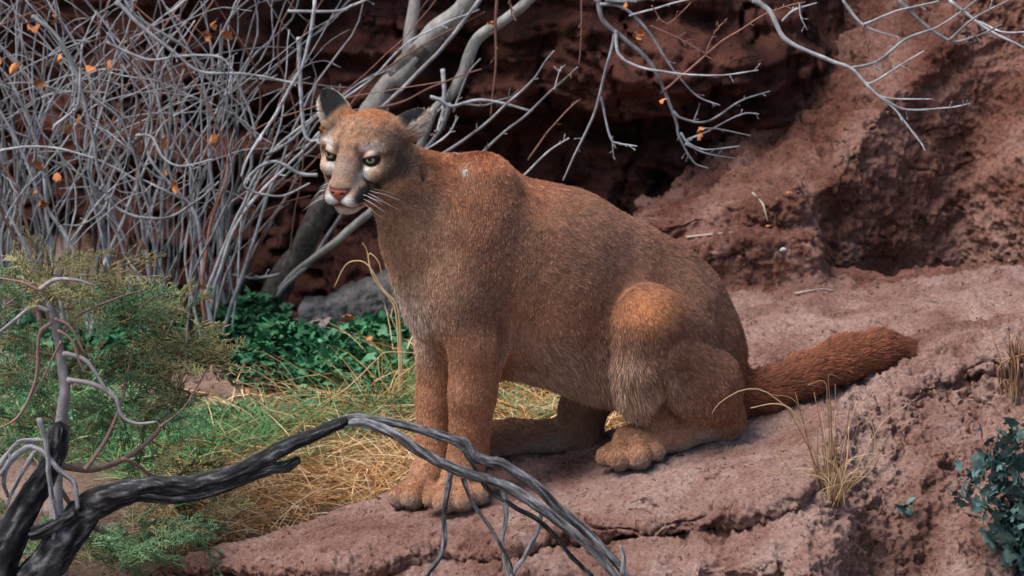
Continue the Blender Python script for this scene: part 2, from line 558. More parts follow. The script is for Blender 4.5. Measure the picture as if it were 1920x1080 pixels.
# ---- the terrace behind the tail and the slanting outcrop above it
gx = np.arange(0.0, 2.0, 0.0075); gy = np.arange(0.35, 2.6, 0.009); gz = np.arange(-0.3, 1.15, 0.0075)
FO = Field(gx, gy, gz)
def rot(ax, ang):
    c, s = math.cos(ang), math.sin(ang)
    return {'z': np.array([[c, s, 0], [-s, c, 0], [0, 0, 1]]), 'y': np.array([[c, 0, s], [0, 1, 0], [-s, 0, c]]), 'x': np.array([[1, 0, 0], [0, c, s], [0, -s, c]])}[ax]
def px_box(px, py, Y, h, M=None, rad=0.03, k=0.02):
    FO.box(at(px, py, Y), h, M, rad, k)
Mt = rot('y', 0.06) @ rot('x', 0.07)
px_box(1700, 655, 0.92, (0.53, 0.40, 0.085), Mt, 0.03)                 # terrace
px_box(1640, 700, 0.80, (0.55, 0.36, 0.14), rot('y', 0.1), 0.04)
px_box(1425, 475, 1.40, (0.16, 0.20, 0.078), rot('y', 0.10) @ rot('z', -0.12), 0.022, 0.004)   # block
px_box(1345, 402, 1.52, (0.22, 0.22, 0.050), rot('y', 0.26) @ rot('z', -0.1), 0.018, 0.004)    # layer above it
# the great slanting slab: a lit face from its skyline edge down to a ridge, a wall below the ridge
S0, S1 = at(1190, 392, 1.66), at(1640, 0, 2.02)
R0, R1 = at(1500, 395, 1.42), at(1700, 120, 1.68)
def plane(a, b, c, toward):
    n = unit(np.cross(b-a, c-a))
    return (n if n @ toward > 0 else -n), a
nA, pA = plane(S0, S1, R0, np.array([-0.3, -0.4, 1.0]))
nB, pB = plane(R0, R1, at(1690, 525, 1.62), np.array([0.3, -1.0, 0.1]))
nC, pC = plane(S0, S1, S0+np.array([0.10, 0.10, -1.0]), np.array([-1.0, 0.8, 0]))
def wedge(X, Y, Z):
    def hp(n, p): return (X-p[0])*n[0]+(Y-p[1])*n[1]+(Z-p[2])*n[2]
    return smax(smax(hp(nA, pA), hp(nB, pB), 0.05), hp(nC, pC), 0.04)
FO.add(wedge, (0.1, 0.9, -0.3), (2.0, 2.6, 1.15), 0.01)
FO.ell(at(1960, 200, 2.30), (0.62, 0.50, 0.80), None, 0.14)
FO.ell(at(2080, 470, 1.85), (0.40, 0.40, 0.6), None, 0.14)
V, F = FO.nets()
del FO
V = relax(V, F, 1, 0.4)
V, F = seen(V, F, 950, 2170, -200, 800)
V, F = subdivide(V, F)
V, F = rockify(V, F, 0.85, 0.011, 3, lambda v: 0.72+0.3*smooth01(v[:, 2], 0.1, 0.3), 0.8, (-0.45, 0.15, 0.85))
crop_me = mesh_np('rock_outcrop', V, F)
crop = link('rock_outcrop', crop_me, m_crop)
crop_me.materials.append(m_ledge)                                    # the terrace takes the paler rock of the ledge
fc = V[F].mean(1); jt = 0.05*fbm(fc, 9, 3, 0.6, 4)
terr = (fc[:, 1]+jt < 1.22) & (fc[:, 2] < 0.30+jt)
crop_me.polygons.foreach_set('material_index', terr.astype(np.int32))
tag(crop, 'slanting red rock outcrop with stepped layers and a flat terrace behind the tail', 'rock')

# ---- cliff behind everything: bedded dark red rock with a hollow, its unseen top leaned out to block sky light
cx = np.concatenate([np.arange(-7, -1.7, 0.15), np.arange(-1.7, 1.9, 0.0095), np.arange(1.9, 7, 0.15)])
cz = np.concatenate([np.arange(-0.1, 1.15, 0.009), np.arange(1.15, 2.6, 0.05)])
Xc, Zc = np.meshgrid(cx, cz, indexing='ij')
q = np.stack([Xc.ravel(), np.zeros(Xc.size), Zc.ravel()], 1)
warp = 0.06*fbm(q, 1.7, 3, 0.5, 2)
bed = fbm(np.stack([q[:, 0]*1.1, q[:, 1], (q[:, 2]+warp)*11], 1), 1.0, 4, 0.62, 5)
Yc = 1.92 + 0.20*fbm(q, 1.5, 4, 0.5, 3) - 0.075*bed - 0.035*fbm(q, 14, 4, 0.6, 4)
rdg = np.abs(fbm(q*[1.5, 1, 0.7], 3.3, 3, 0.5, 6))
Yc += 0.06*(1-smooth01(rdg, 0, 0.07))
hol = lambda cx_, cz_, rx, rz: np.exp(-((q[:, 0]-cx_)/rx)**2-((q[:, 2]-cz_-0.1*(q[:, 0]-cx_))/rz)**2)
h1 = at(1190, 235, 2.0); h2 = at(1280, 300, 2.0); h3 = at(1020, 330, 2.0)
Yc += 0.22*hol(h1[0], h1[2], 0.26, 0.05) + 0.14*hol(h2[0], h2[2]-0.04, 0.18, 0.08)
Yc -= 0.10*hol(h1[0]-0.1, h1[2]+0.16, 0.45, 0.09)
Yc += -0.30*smooth01(q[:, 2], 0.95, 1.4)*(1-0.8*smooth01(q[:, 0], -0.2, 0.6)) + 0.5*np.maximum(q[:, 2]-1.5, 0)  # overhang above the frame, shaped to darken the wall below
Yc += 0.9*smooth01(q[:, 0], 0.62, 1.2)
Yc += 0.35*smooth01(-q[:, 0], 0.75, 1.4)
Yc -= 0.26*smooth01(-q[:, 2], -0.30, -0.10)*smooth01(q[:, 0], -1.1, -0.8)
Vc = np.stack([q[:, 0], Yc, q[:, 2]], 1)
nx_, nz_ = Xc.shape
ii = (np.arange(nx_-1)[:, None]*nz_+np.arange(nz_-1)[None]).ravel()
Fc = np.stack([ii, ii+nz_, ii+nz_+1, ii+1], 1)
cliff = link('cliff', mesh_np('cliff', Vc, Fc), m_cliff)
tag(cliff, kind='structure')

# ---- ground
ax_ = np.concatenate([np.linspace(-30, -1.6, 24), np.arange(-1.58, 1.7, 0.016), np.linspace(1.75, 30, 24)])
ay_ = np.concatenate([np.linspace(-30, -1.0, 24), np.arange(-0.98, 2.4, 0.016), np.linspace(2.45, 30, 16)])
Xg, Yg = np.meshgrid(ax_, ay_, indexing='ij')
q = np.stack([Xg.ravel(), Yg.ravel(), np.zeros(Xg.size)], 1)
def ground_h(x, y):
    yy = np.clip(y, -3, 2.4)
    z = ground_z(np.clip(x, -2, 2), np.maximum(yy, 0.1)) + 0.42*np.minimum(yy-0.1, 0)
    p = np.stack([x, y, np.zeros_like(x)], 1)
    return z + 0.022*fbm(p, 3.3, 3, 0.5, 2)*smooth01(-np.abs(x), -6, -3) + 0.006*fbm(p, 22, 3, 0.6, 3)
Zg = ground_h(q[:, 0], q[:, 1])
nx_, nz_ = Xg.shape
ii = (np.arange(nx_-1)[:, None]*nz_+np.arange(nz_-1)[None]).ravel()
Fg = np.stack([ii, ii+nz_, ii+nz_+1, ii+1], 1)
m_soil = rock_mat('soil', (0.13, 0.075, 0.056), (0.25, 0.16, 0.125), (0.36, 0.25, 0.205), (0.06, 0.035, 0.026), 0.6, 0.8)
ground = link('ground', mesh_np('ground', np.stack([q[:, 0], q[:, 1], Zg], 1), Fg), m_soil)
tag(ground, kind='structure')
def gz_at(x, y): return float(ground_h(np.array([float(x)]), np.array([float(y)]))[0])
def hit_ground(px, py):
    """where the sight lines of photo pixels meet the soil"""
    px, py = np.atleast_1d(np.asarray(px, float)), np.atleast_1d(np.asarray(py, float))
    u, v = (px-960.0)*K, (540.0-py)*K
    d = np.stack([u, CP + v*SP, -SP + v*CP], 1)
    t = np.full(len(px), 8.8)
    for _ in range(12):
        P = CAM+d*t[:, None]
        t = t + 0.8*(P[:, 2]-ground_h(P[:, 0], P[:, 1]))/(0.32)
        t = np.clip(t, 6.5, 10.6)
    P = CAM+d*t[:, None]
    return P if len(px) > 1 else P[0]

# ---- grey slab and pale stone in the greenery
def stone(name, c, h, M, label, mat, seed, rad=0.02, step=0.006):
    e = np.abs(M*np.asarray(h)[:, None]).sum(0)+0.03
    f = Field(*[np.arange(c[i]-e[i], c[i]+e[i], step) for i in range(3)])
    f.box(c, h, M, rad, 0.0)
    V, F = f.nets(); V = relax(V, F, 1, 0.4)
    V, F = rockify(V, F, 0.55, 0.0, seed)
    o = thing(name, (c[0], c[1], c[2]-h[2]), label, 'rock')
    under(o, 'stone', mesh_np('stone', V, F), mat)
    return o
m_grey = rock_mat('grey_stone', (0.07, 0.07, 0.075), (0.14, 0.14, 0.145), (0.24, 0.215, 0.20), (0.28, 0.17, 0.13), 0.60)
m_pale = rock_mat('pale_stone', (0.2, 0.15, 0.14), (0.3, 0.24, 0.22), (0.38, 0.31, 0.29), (0.12, 0.09, 0.08), 0.62)
stone('rock_slab', at(690, 572, 1.5), (0.16, 0.06, 0.055), rot('y', 0.36), 'tilted grey rock slab lying in the green ground plants', m_grey, 2)
stone('small_rock', at(606, 622, 1.36), (0.032, 0.03, 0.028), rot('y', 0.2) @ rot('z', 0.4), 'small pale rock half sunk in the green ground plants', m_pale, 5, 0.015, 0.004)

bpy.context.view_layer.update()
def hit_on(obj, px, py):
    """where the sight line of a photo pixel meets a rock"""
    u, v = (px-960.0)*K, (540.0-py)*K
    ok, loc, nor, _ = obj.ray_cast(Vector(CAM), Vector((u, CP + v*SP, -SP + v*CP)).normalized())
    return (np.array(loc), np.array(nor)) if ok else (hit_shelf(px, py), np.array([0, 0, 1.0]))

# ---- crumbs of stone and clods on the soil and in the ledge's hollows
def crumbs(name, pts, size, mat, label, seed):
    rng = np.random.default_rng(seed)
    oct_ = np.array([[1, 0, 0], [-1, 0, 0], [0, 1, 0], [0, -1, 0], [0, 0, 1], [0, 0, -1], [.6, .6, .6], [-.6, .6, .6], [.6, -.6, .6], [-.6, -.6, .6]], float)
    tri = np.array([[4, 6, 7], [4, 7, 9], [4, 9, 8], [4, 8, 6], [0, 6, 8], [0, 2, 6], [2, 7, 6], [2, 1, 7], [1, 9, 7], [1, 3, 9], [3, 8, 9], [3, 0, 8], [5, 2, 0], [5, 1, 2], [5, 3, 1], [5, 0, 3]])
    n = len(pts)
    s_ = size[0]*(size[1]/size[0])**(rng.random(n)**2.2)
    sh = rng.uniform(0.6, 1.3, (n, 1, 3))*[1, 1, 0.7]*(1+rng.normal(0, 0.14, (n, 10, 1)))
    V = np.asarray(pts)[:, None]+oct_[None]*sh*s_[:, None, None]
    T = (np.arange(n)[:, None, None]*10+tri[None]).reshape(-1, 3)
    o = link(name, mesh_np(name, V.reshape(-1, 3), T, False), mat); tag(o, label, name, kind='stuff')
rg_ = np.random.default_rng(4)
pp = np.stack([rg_.uniform(180, 800, 900), rg_.normal(755, 45, 900)], 1)
crumbs('gravel', hit_ground(pp[:, 0], pp[:, 1]), (0.002, 0.011), m_soil, 'clods and bits of stone scattered over the bare soil', 5)
# ================================================================== bare wood
m_twig = mat_simple('grey_twig', [(0.3, (0.12, 0.118, 0.125)), (0.5, (0.26, 0.26, 0.275)), (0.70, (0.42, 0.42, 0.44))], 28, 0.85, 0.5, 220, rand=0.5)
m_redtwig = mat_simple('red_twig', [(0.3, (0.13, 0.06, 0.045)), (0.7, (0.26, 0.13, 0.10))], 60, 0.8, 0.2, 300, rand=0.3)
m_bark = mat_simple('pale_bark', [(0.3, (0.13, 0.12, 0.11)), (0.5, (0.23, 0.22, 0.205)), (0.7, (0.34, 0.335, 0.32))], 35, 0.9, 0.6, 130, (1, 1, 0.5))
m_darkbark = mat_simple('dark_bark', [(0.34, (0.035, 0.03, 0.028)), (0.55, (0.085, 0.075, 0.066)), (0.66, (0.12, 0.11, 0.10)), (0.72, (0.34, 0.36, 0.33))], 55, 0.95, 0.8, 110)
m_leaf = mat_simple('dry_leaf', [(0.3, (0.30, 0.095, 0.035)), (0.6, (0.50, 0.19, 0.07)), (0.75, (0.62, 0.30, 0.13))], 40, 0.75, 0.3, 200, rand=0.3)

def px_path(pts, Y, n=None):
    """control points (px, py[, Y]) -> smooth world path; Y: depth or (start, end)"""
    m = len(pts)
    Ys = np.linspace(Y[0], Y[1], m) if isinstance(Y, (tuple, list)) else np.full(m, Y)
    P = np.array([at(p[0], p[1], p[2] if len(p) > 2 else Ys[i]) for i, p in enumerate(pts)])
    return spline(P, n or 5*m)

def wob(path, amp, seed=0, keep=True):
    """small irregular bends"""
    d = np.stack([fbm(path+seed*1.7, 9, 2, 0.5, k) for k in (1, 2, 3)], 1)*amp
    if keep: d[0] = 0
    return path+d

def leaf_variants(name, mat, n, size, rng, lobed=False, curl=0.5):
    """a few curled leaf meshes, base at the origin, growing along +y"""
    out = []
    for k in range(n):
        if lobed:
            ang = np.linspace(-2.55, 2.55, 15)
            r = 0.62+0.38*np.cos(ang)**2*0.6 + 0.22*np.cos(ang*5.0) + rng.normal(0, 0.03, 15)
            o = np.stack([np.sin(ang)*r*0.62, 0.45+np.cos(ang)*r*0.55, 0*ang], 1)
        else:
            t = np.linspace(0.05, 0.95, 6)
            wv = np.sin(t*math.pi)**0.8*0.33*(1+rng.normal(0, 0.12, 6))
            o = np.concatenate([np.stack([-wv, t, 0*t], 1), [[0, 1.05, 0]], np.stack([wv[::-1], t[::-1], 0*t], 1)])
        V = np.concatenate([[[0, 0.0, 0], [0, 0.45, 0.02]], o])*size
        x, y = V[:, 0]/size, V[:, 1]/size
        V[:, 2] += size*(curl*(-1.1*x*x*(1 if not lobed else 0.8)) - curl*0.5*(y-0.4)**2 + rng.normal(0, 0.04*curl, len(V)))
        m = len(o)
        T = [[1, 2+i, 2+i+1] for i in range(m-1)] + [[0, 2, 1], [0, 1, 1+m]]
        st = Tubes(); st.raw(V, T)
        me = st.mesh(name); me.materials.append(mat); out.append(me)
    return out
LRNG = np.random.default_rng(5)
DRY = leaf_variants('leaf', m_leaf, 5, 0.036, LRNG, curl=2.6)
def put(me, name, pos, rot_, scale, parent):
    o = bpy.data.objects.new(name, me); COL.objects.link(o)
    if parent is not None:
        o.parent = parent
        off = Vector((0, 0, 0)); p = parent
        while p is not None: off += p.location; p = p.parent
        o.location = Vector(pos)-off
    else: o.location = pos
    o.rotation_euler = rot_; o.scale = (scale,)*3
    return o

# ---- leaning tree with the limbs that hang in from above
tree_base = at(498, 575, 1.58); tree_base[2] = gz_at(tree_base[0], tree_base[1])-0.02
tree = thing('leaning_tree', tree_base, 'leaning bare tree with lichened trunk and pale hanging branches behind the cougar', 'tree')
def limb(name, pts, Y, r, mat, sides=8, lump=0.12, w=0.004, parent=tree, seed=0, n=None):
    path = wob(px_path(pts, Y, n), w, seed)
    t = Tubes(); t.add(path, np.interp(np.linspace(0, 1, len(path)), np.linspace(0, 1, len(r)), r), sides, lump, seed)
    under(parent, name, t.mesh(name), mat)
    return path
b0 = proj(tree_base)
limb('trunk', [(b0[0], b0[1], 1.58), (520, 535, 1.57), (560, 470, 1.54), (602, 395, 1.5), (655, 300, 1.48), (700, 205, 1.46), (745, 140, 1.45), (800, 85, 1.44)], 1.5, [0.036, 0.031, 0.029, 0.027, 0.026, 0.027], m_darkbark, 12, 0.2, 0.006, seed=1, n=46)
limb('limb', [(690, 225, 1.46), (723, 171, 1.45), (772, 112, 1.45), (821, 56, 1.44), (870, 14, 1.42), (905, -40, 1.4), (960, -150, 1.35), (1010, -300, 1.3)], 1.4, [0.029, 0.029, 0.028, 0.024, 0.02, 0.015], m_bark, 12, 0.16, 0.003, seed=2, n=44)
limb('limb', [(768, 118, 1.45), (770, 70, 1.46), (780, 0, 1.48), (790, -120, 1.5)], 1.45, [0.020, 0.016, 0.013], m_bark, 10, 0.12, 0.003, seed=3)
limb('limb', [(512, 556, 1.56), (560, 505, 1.5), (620, 460, 1.44), (690, 405, 1.4), (760, 330, 1.36), (812, 212, 1.34), (845, 180, 1.34), (870, 134, 1.34), (894, 77, 1.35), (935, 45, 1.35), (992, 0, 1.36), (1040, -60, 1.36)], 1.4, [0.008, 0.009, 0.010, 0.012, 0.015, 0.013, 0.012], m_bark, 9, 0.12, 0.003, seed=4, n=50)
limb('limb', [(560, 480, 1.54), (598, 428, 1.52), (630, 380, 1.5), (655, 330, 1.48)], 1.5, [0.014, 0.010, 0.006], m_darkbark, 8, 0.15, 0.003, seed=5)
limb('limb', [(520, 556, 1.5), (536, 535, 1.49), (590, 485, 1.48), (625, 425, 1.47), (655, 380, 1.46)], 1.5, [0.006, 0.005, 0.004], m_twig, 6, 0.1, 0.003, seed=6)
# limbs above the frame carry the hanging branches
limb('limb', [(940, -110, 1.36), (1010, -130, 1.2), (1085, -90, 1.0), (1121, 0, 0.92)], 1, [0.012, 0.010, 0.0072], m_bark, 8, 0.1, 0.004, seed=7)
limb('limb', [(1000, -270, 1.3), (1150, -260, 1.1), (1330, -150, 0.95), (1411, 0, 0.88)], 1, [0.013, 0.010, 0.0075], m_bark, 8, 0.1, 0.004, seed=8)
limb('limb', [(1130, -265, 1.12), (1350, -300, 1.05), (1560, -180, 1.0), (1686, 0, 0.95)], 1, [0.011, 0.009, 0.006], m_bark, 8, 0.1, 0.004, seed=9)
limb('limb', [(1420, -285, 1.03), (1600, -260, 1.05), (1720, -120, 1.05), (1780, 0, 1.05)], 1, [0.008, 0.007, 0.005], m_bark, 8, 0.1, 0.004, seed=10)
limb('limb', [(1470, -245, 1.02), (1530, -120, 1.0), (1582, 0, 0.97)], 1, [0.007, 0.006, 0.0045], m_bark, 8, 0.1, 0.004, seed=11)
def buds(t, path, r, rng, k=6):
    """short spurs and buds along a twig"""
    n = len(path)
    for _ in range(k):
        i = rng.integers(n//4, n-1)
        T = unit(path[i]-path[i-1])
        d = unit(np.cross(T, rng.normal(0, 1, 3))*1.0+T*0.9)
        L = rng.uniform(0.006, 0.022)
        t.add(np.array([path[i], path[i]+d*L*0.6, path[i]+d*L]), [r*0.5, r*0.45, r*0.25], 5)
        if rng.random() < 0.6:
            e = path[i]+d*L
            t.add(np.array([e-d*0.002, e+d*0.002, e+d*0.006]), [r*0.4, r*0.75, r*0.15], 5)
BR = np.random.default_rng(21)
def twig(pts, Y, r0, r1, mat=m_twig, parent=tree, seed=0, name='branch', nb=6, w=0.004):
    path = wob(px_path(pts, Y, 8*len(pts)), w, seed)
    t = Tubes(); t.add(path, np.linspace(r0, r1, len(path)), 6, 0.16, seed)
    buds(t, path, max(r1, 0.0016)*1.25, BR, nb)
    under(parent, name, t.mesh(name), mat)
    return path
hang = [
 ([(1121, 0), (1131, 41), (1167, 73), (1219, 119), (1250, 182), (1271, 228), (1276, 259), (1300, 306), (1328, 319)], (0.92, 0.85), 0.0072, 0.002),
 ([(1152, 57), (1126, 182), (1100, 249), (1078, 290), (1058, 340)], (0.91, 0.95), 0.004, 0.0018),
 ([(1126, 182), (1147, 254), (1165, 266), (1199, 272)], (0.93, 0.92), 0.003, 0.0016),
 ([(1148, 256), (1150, 275), (1152, 298)], 0.92, 0.002, 0.0014),
 ([(1154, 57), (1160, 104), (1199, 127), (1271, 137), (1349, 140), (1421, 130)], (0.9, 0.84), 0.0045, 0.0018),
 ([(1125, 8), (1167, 16), (1214, 57), (1245, 104), (1271, 140), (1307, 179), (1349, 196)], (0.91, 0.88), 0.0045, 0.0018),
 ([(1262, 210), (1280, 224), (1328, 228), (1390, 187), (1442, 171)], (0.88, 0.84), 0.004, 0.0018),
 ([(1288, 262), (1333, 244), (1390, 215), (1421, 215)], (0.87, 0.85), 0.003, 0.0016),
 ([(1310, 240), (1360, 248), (1410, 258)], 0.86, 0.0022, 0.0014),
 ([(1276, 249), (1290, 268), (1323, 283), (1385, 277)], (0.87, 0.85), 0.0035, 0.0016),
 ([(1284, 270), (1328, 288), (1380, 297)], 0.86, 0.003, 0.0014),
 ([(1300, 228), (1312, 198)], 0.87, 0.002, 0.0014),
 ([(1411, 0), (1442, 23), (1473, 73), (1551, 112), (1598, 130), (1629, 166), (1676, 207), (1733, 275)], (0.88, 0.8), 0.0072, 0.0022),
 ([(1593, 127), (1645, 114), (1702, 73), (1759, 52), (1826, 5), (1850, -20)], (0.84, 0.8), 0.0042, 0.002),
 ([(1629, 166), (1665, 184), (1748, 187)], (0.83, 0.81), 0.003, 0.0016),
 ([(1655, 185), (1702, 205), (1779, 202), (1821, 197)], (0.82, 0.8), 0.0034, 0.0016),
 ([(1624, 156), (1676, 130), (1733, 99)], (0.83, 0.81), 0.0028, 0.0016),
 ([(1643, 116), (1643, 133)], 0.83, 0.0018, 0.0014),
 ([(1686, 0), (1738, 47), (1785, 75), (1826, 67), (1878, 44)], (0.95, 0.9), 0.0055, 0.002),
 ([(1780, 75), (1832, 33), (1890, 4)], (0.92, 0.9), 0.003, 0.002),
 ([(1582, 0), (1613, 41), (1645, 57), (1686, 67)], (0.97, 0.93), 0.0045, 0.0018),
 ([(1780, 0), (1847, 52), (1925, 91)], (1.05, 1.0), 0.0045, 0.003),
 ([(1830, 40), (1880, 60), (1925, 62)], (1.04, 1.0), 0.003, 0.002),
 ([(1620, 45), (1690, 20), (1760, 2)], (0.95, 0.93), 0.003, 0.002),
 ([(1467, 40), (1490, 20), (1530, 6)], 0.88, 0.003, 0.002),
 ([(1497, 5), (1500, 30), (1512, 55)], 0.88, 0.002, 0.0015),
 ([(1135, 2), (1190, 0), (1240, -14)], 0.9, 0.004, 0.003),
 ([(1180, 30), (1240, 15), (1300, -6)], 0.9, 0.003, 0.002)]
for i, (p, Y, r0, r1) in enumerate(hang):
    twig(p, Y, r0, r1, seed=i+30, nb=5 if len(p) > 3 else 3)
red = [
 ([(1245, 169), (1318, 104), (1380, 62), (1442, 23), (1510, 5)], (0.88, 0.86), 0.0028, 0.0014),
 ([(1220, 48), (1281, 78), (1323, 101)], (0.88, 0.87), 0.002, 0.0013), ([(1323, 101), (1340, 60), (1362, 38)], 0.87, 0.0018, 0.0012),
 ([(1619, 47), (1629, 99)], 0.95, 0.0025, 0.0018), ([(1222, 10), (1250, 45), (1296, 4)], 0.88, 0.0018, 0.0013)]
for i, (p, Y, r0, r1) in enumerate(red): twig(p, Y, r0, r1, m_redtwig, seed=i+70, nb=7)
# twigs of the same tree behind the head and shoulder
mid = [
 ([(808, 183), (826, 188), (850, 200), (900, 186), (950, 192), (1000, 207)], 1.2, 0.0055, 0.003, m_twig),
 ([(870, 196), (905, 200), (935, 190), (962, 182)], 1.22, 0.003, 0.002, m_twig),
 ([(760, 330), (845, 277), (919, 224), (992, 151), (1039, 96)], (1.3, 1.1), 0.0042, 0.002, m_twig),
 ([(870, 305), (906, 281), (967, 232), (1045, 163), (1083, 126)], (1.25, 1.1), 0.0038, 0.002, m_twig),
 ([(1040, 168), (1048, 140), (1055, 124)], 1.1, 0.0018, 0.0012, m_twig),
 ([(960, 348), (980, 332), (1030, 285), (1067, 259)], (1.2, 1.1), 0.003, 0.002, m_twig),
 ([(902, -5), (870, 40), (821, 102), (760, 160), (711, 200)], (1.3, 1.35), 0.0055, 0.004, m_twig),
 ([(700, 205), (760, 190), (840, 150), (905, 128)], (1.3, 1.2), 0.003, 0.0018, m_redtwig),
 ([(931, -10), (929, 102), (919, 220)], 1.25, 0.004, 0.002, m_redtwig),
 ([(955, -10), (960, 30)], 1.3, 0.003, 0.002, m_redtwig),
 ([(1092, -8), (1090, 60), (1086, 120)], 1.3, 0.0022, 0.0014, m_redtwig),
 ([(990, 300), (1040, 230), (1080, 190)], 1.2, 0.002, 0.0014, m_redtwig),
 ([(830, 130), (832, 200), (818, 250)], 1.32, 0.006, 0.004, m_twig),
 ([(845, 195), (830, 240), (790, 290)], 1.3, 0.007, 0.004, m_twig),
 ([(600, 215), (690, 150), (780, 70), (900, 18)], (1.38, 1.3), 0.0034, 0.002, m_twig),
 ([(640, 210), (720, 130), (840, 60), (910, 22)], (1.4, 1.3), 0.003, 0.0018, m_redtwig),
 ([(850, 210), (862, 180), (880, 140), (902, 110)], 1.3, 0.003, 0.002, m_twig),
 ([(785, 290), (840, 255), (860, 218)], 1.25, 0.0028, 0.0018, m_twig)]
for i, (p, Y, r0, r1, m) in enumerate(mid): twig(p, Y, r0, r1, m, seed=i+90, nb=4)
for (x, y, Y) in ((912, 42, 1.25), (1210, 62, 0.87), (1206, 74, 0.87), (1318, 248, 0.85), (1250, 184, 0.85), (1322, 238, 0.85), (1168, 18, 0.88)):
    put(DRY[BR.integers(5)], 'leaf', at(x, y, Y), BR.uniform(-2, 2, 3), BR.uniform(0.5, 0.75), tree)

# ---- thicket of grey stems: three shrubs
def shrub(px, Yb, n, label, seed, lean=0.0, spread=0.55, wid=0.13, dark=0.0):
    rng = np.random.default_rng(seed)
    bp = hit_ground(px, 575) if Yb is None else at(px, 560, Yb)
    bp[2] = gz_at(bp[0], bp[1])-0.02
    root = thing('thicket_shrub', bp, label, 'shrub', 'bare thicket shrubs')
    ends = []
    for i in range(n):
        a = lean + spread*rng.normal(0, 0.62)
        L = rng.uniform(0.75, 1.25)
        st = bp + np.array([rng.normal(0, wid), rng.uniform(-0.15, 0.22), 0.0])
        st[2] = gz_at(st[0], st[1])-0.015
        dy = rng.normal(0, 0.12)
        bend = rng.normal(0, 0.2)+a*0.15
        ctrl = []
        for t in np.linspace(0, 1, 6):
            ang = a*0.62+bend*t*t + rng.normal(0, 0.05)
            ctrl.append(st+np.array([math.sin(ang)*L*t, dy*t, math.cos(ang)*L*t*(1-0.08*t)]))
        path = wob(spline(ctrl, 26), 0.007, seed+i)
        path[:, 1] = np.minimum(path[:, 1], 1.78)
        r0 = rng.choice([0.0024, 0.0032, 0.0042, 0.0052, 0.0066])*rng.uniform(0.9, 1.15); r1 = min(rng.uniform(0.0010, 0.0020), r0*0.6)
        t = Tubes(); t.add(path, np.linspace(r0, r1, 26), 6, 0.14, i)
        for _ in range(rng.integers(0, 3)):                       # arching side twigs
            j = rng.integers(5, 23)
            s_ = 1 if rng.random() < 0.5 else -1
            l2 = rng.uniform(0.10, 0.36)
            up = rng.uniform(0.5, 1.6); dn = rng.uniform(-0.2, 1.1)
            p = [path[j]]
            for q in (0.35, 0.7, 1.0):
                p.append(path[j]+np.array([s_*l2*q*0.9, rng.normal(0, 0.03)-0.04*q, l2*(up*q-(up-dn)*q*q*0.8)]))
            sp = wob(spline(p, 14), 0.006, seed+i*7)
            rr = r0*rng.uniform(0.35, 0.55)
            t.add(sp, np.linspace(rr, 0.001, 14), 5, 0.12, i)
            if rng.random() < 0.6:
                k = rng.integers(5, 11)
                e = sp[k]+np.array([s_*rng.uniform(0.02, 0.1), rng.normal(0, 0.02), rng.uniform(-0.08, 0.12)])
                t.add(spline([sp[k], (sp[k]+e)/2+rng.normal(0, 0.008, 3), e], 6), np.linspace(rr*0.6, 0.0008, 6), 5)
            ends.append(sp[-1])
        under(root, 'stem', t.mesh('stem'), m_redtwig if rng.random() < 0.16 else m_twig)
    return root, ends
sh1, e1 = shrub(345, 1.46, 46, 'bare grey many-stemmed shrub fanning up beside the leaning tree', 101, 0.10, 0.50, 0.08)
sh2, e2 = shrub(190, 1.55, 44, 'bare grey shrub standing behind the feathery evergreen, between two other shrubs', 202, 0.03, 0.42, 0.13)
sh3, e3_ = shrub(15, 1.55, 44, 'bare tangled shrub in the dark corner away from the leaning tree', 303, 0.10, 0.45, 0.16)
traced = [
 ([(60, 30), (110, 75), (155, 175), (180, 300), (205, 372)], 1.25, 0.0058, 0.004), ([(205, 372), (190, 395), (150, 420), (120, 418)], 1.24, 0.003, 0.0018),
 ([(205, 370), (225, 395), (265, 410), (320, 408), (370, 378), (410, 340)], 1.2, 0.0048, 0.0024),
 ([(170, 180), (225, 225), (250, 280), (275, 380), (300, 450)], 1.3, 0.004, 0.003),
 ([(220, 0), (265, 50), (330, 95), (380, 135), (480, 140), (560, 155)], 1.3, 0.005, 0.003),
 ([(215, 5), (300, 60), (360, 100), (430, 200), (480, 260)], 1.35, 0.0045, 0.003),
 ([(200, 78), (280, 110), (345, 105), (420, 112), (462, 190), (480, 262)], 1.3, 0.004, 0.003),
 ([(595, 328), (560, 325), (530, 310), (510, 305), (480, 320), (460, 345), (480, 360), (530, 367), (580, 342)], 1.15, 0.005, 0.0026),
 ([(256, 255), (285, 260), (310, 300), (345, 312), (400, 300)], 1.2, 0.0044, 0.002),
 ([(100, 245), (140, 210), (150, 180), (152, 85)], 1.25, 0.0036, 0.003),
 ([(0, 285), (60, 275), (120, 280), (178, 295)], 1.2, 0.003, 0.002),
 ([(420, 515), (470, 523), (505, 520), (525, 515)], 1.4, 0.0042, 0.003), ([(432, 480), (440, 560)], 1.4, 0.003, 0.002),
 ([(560, 70), (565, 200), (575, 260), (600, 265)], 1.2, 0.006, 0.004), ([(590, 0), (562, 130), (480, 270), (455, 330)], 1.2, 0.005, 0.003),
 ([(400, 560), (440, 430), (520, 330), (600, 250)], 1.3, 0.005, 0.003), ([(385, 560), (430, 440), (500, 300), (600, 215)], 1.32, 0.0055, 0.003),
 ([(540, 20), (630, 20), (660, 10), (700, -5)], 1.25, 0.004, 0.003), ([(500, 290), (560, 250), (660, 165), (740, 128)], 1.25, 0.0044, 0.002)]
for i, (p, Y, r0, r1) in enumerate(traced):
    twig(p, (Y, Y-0.02), r0, r1, m_twig, sh1 if p[0][0] > 240 else sh2, i+200, 'stem', 5, 0.005)
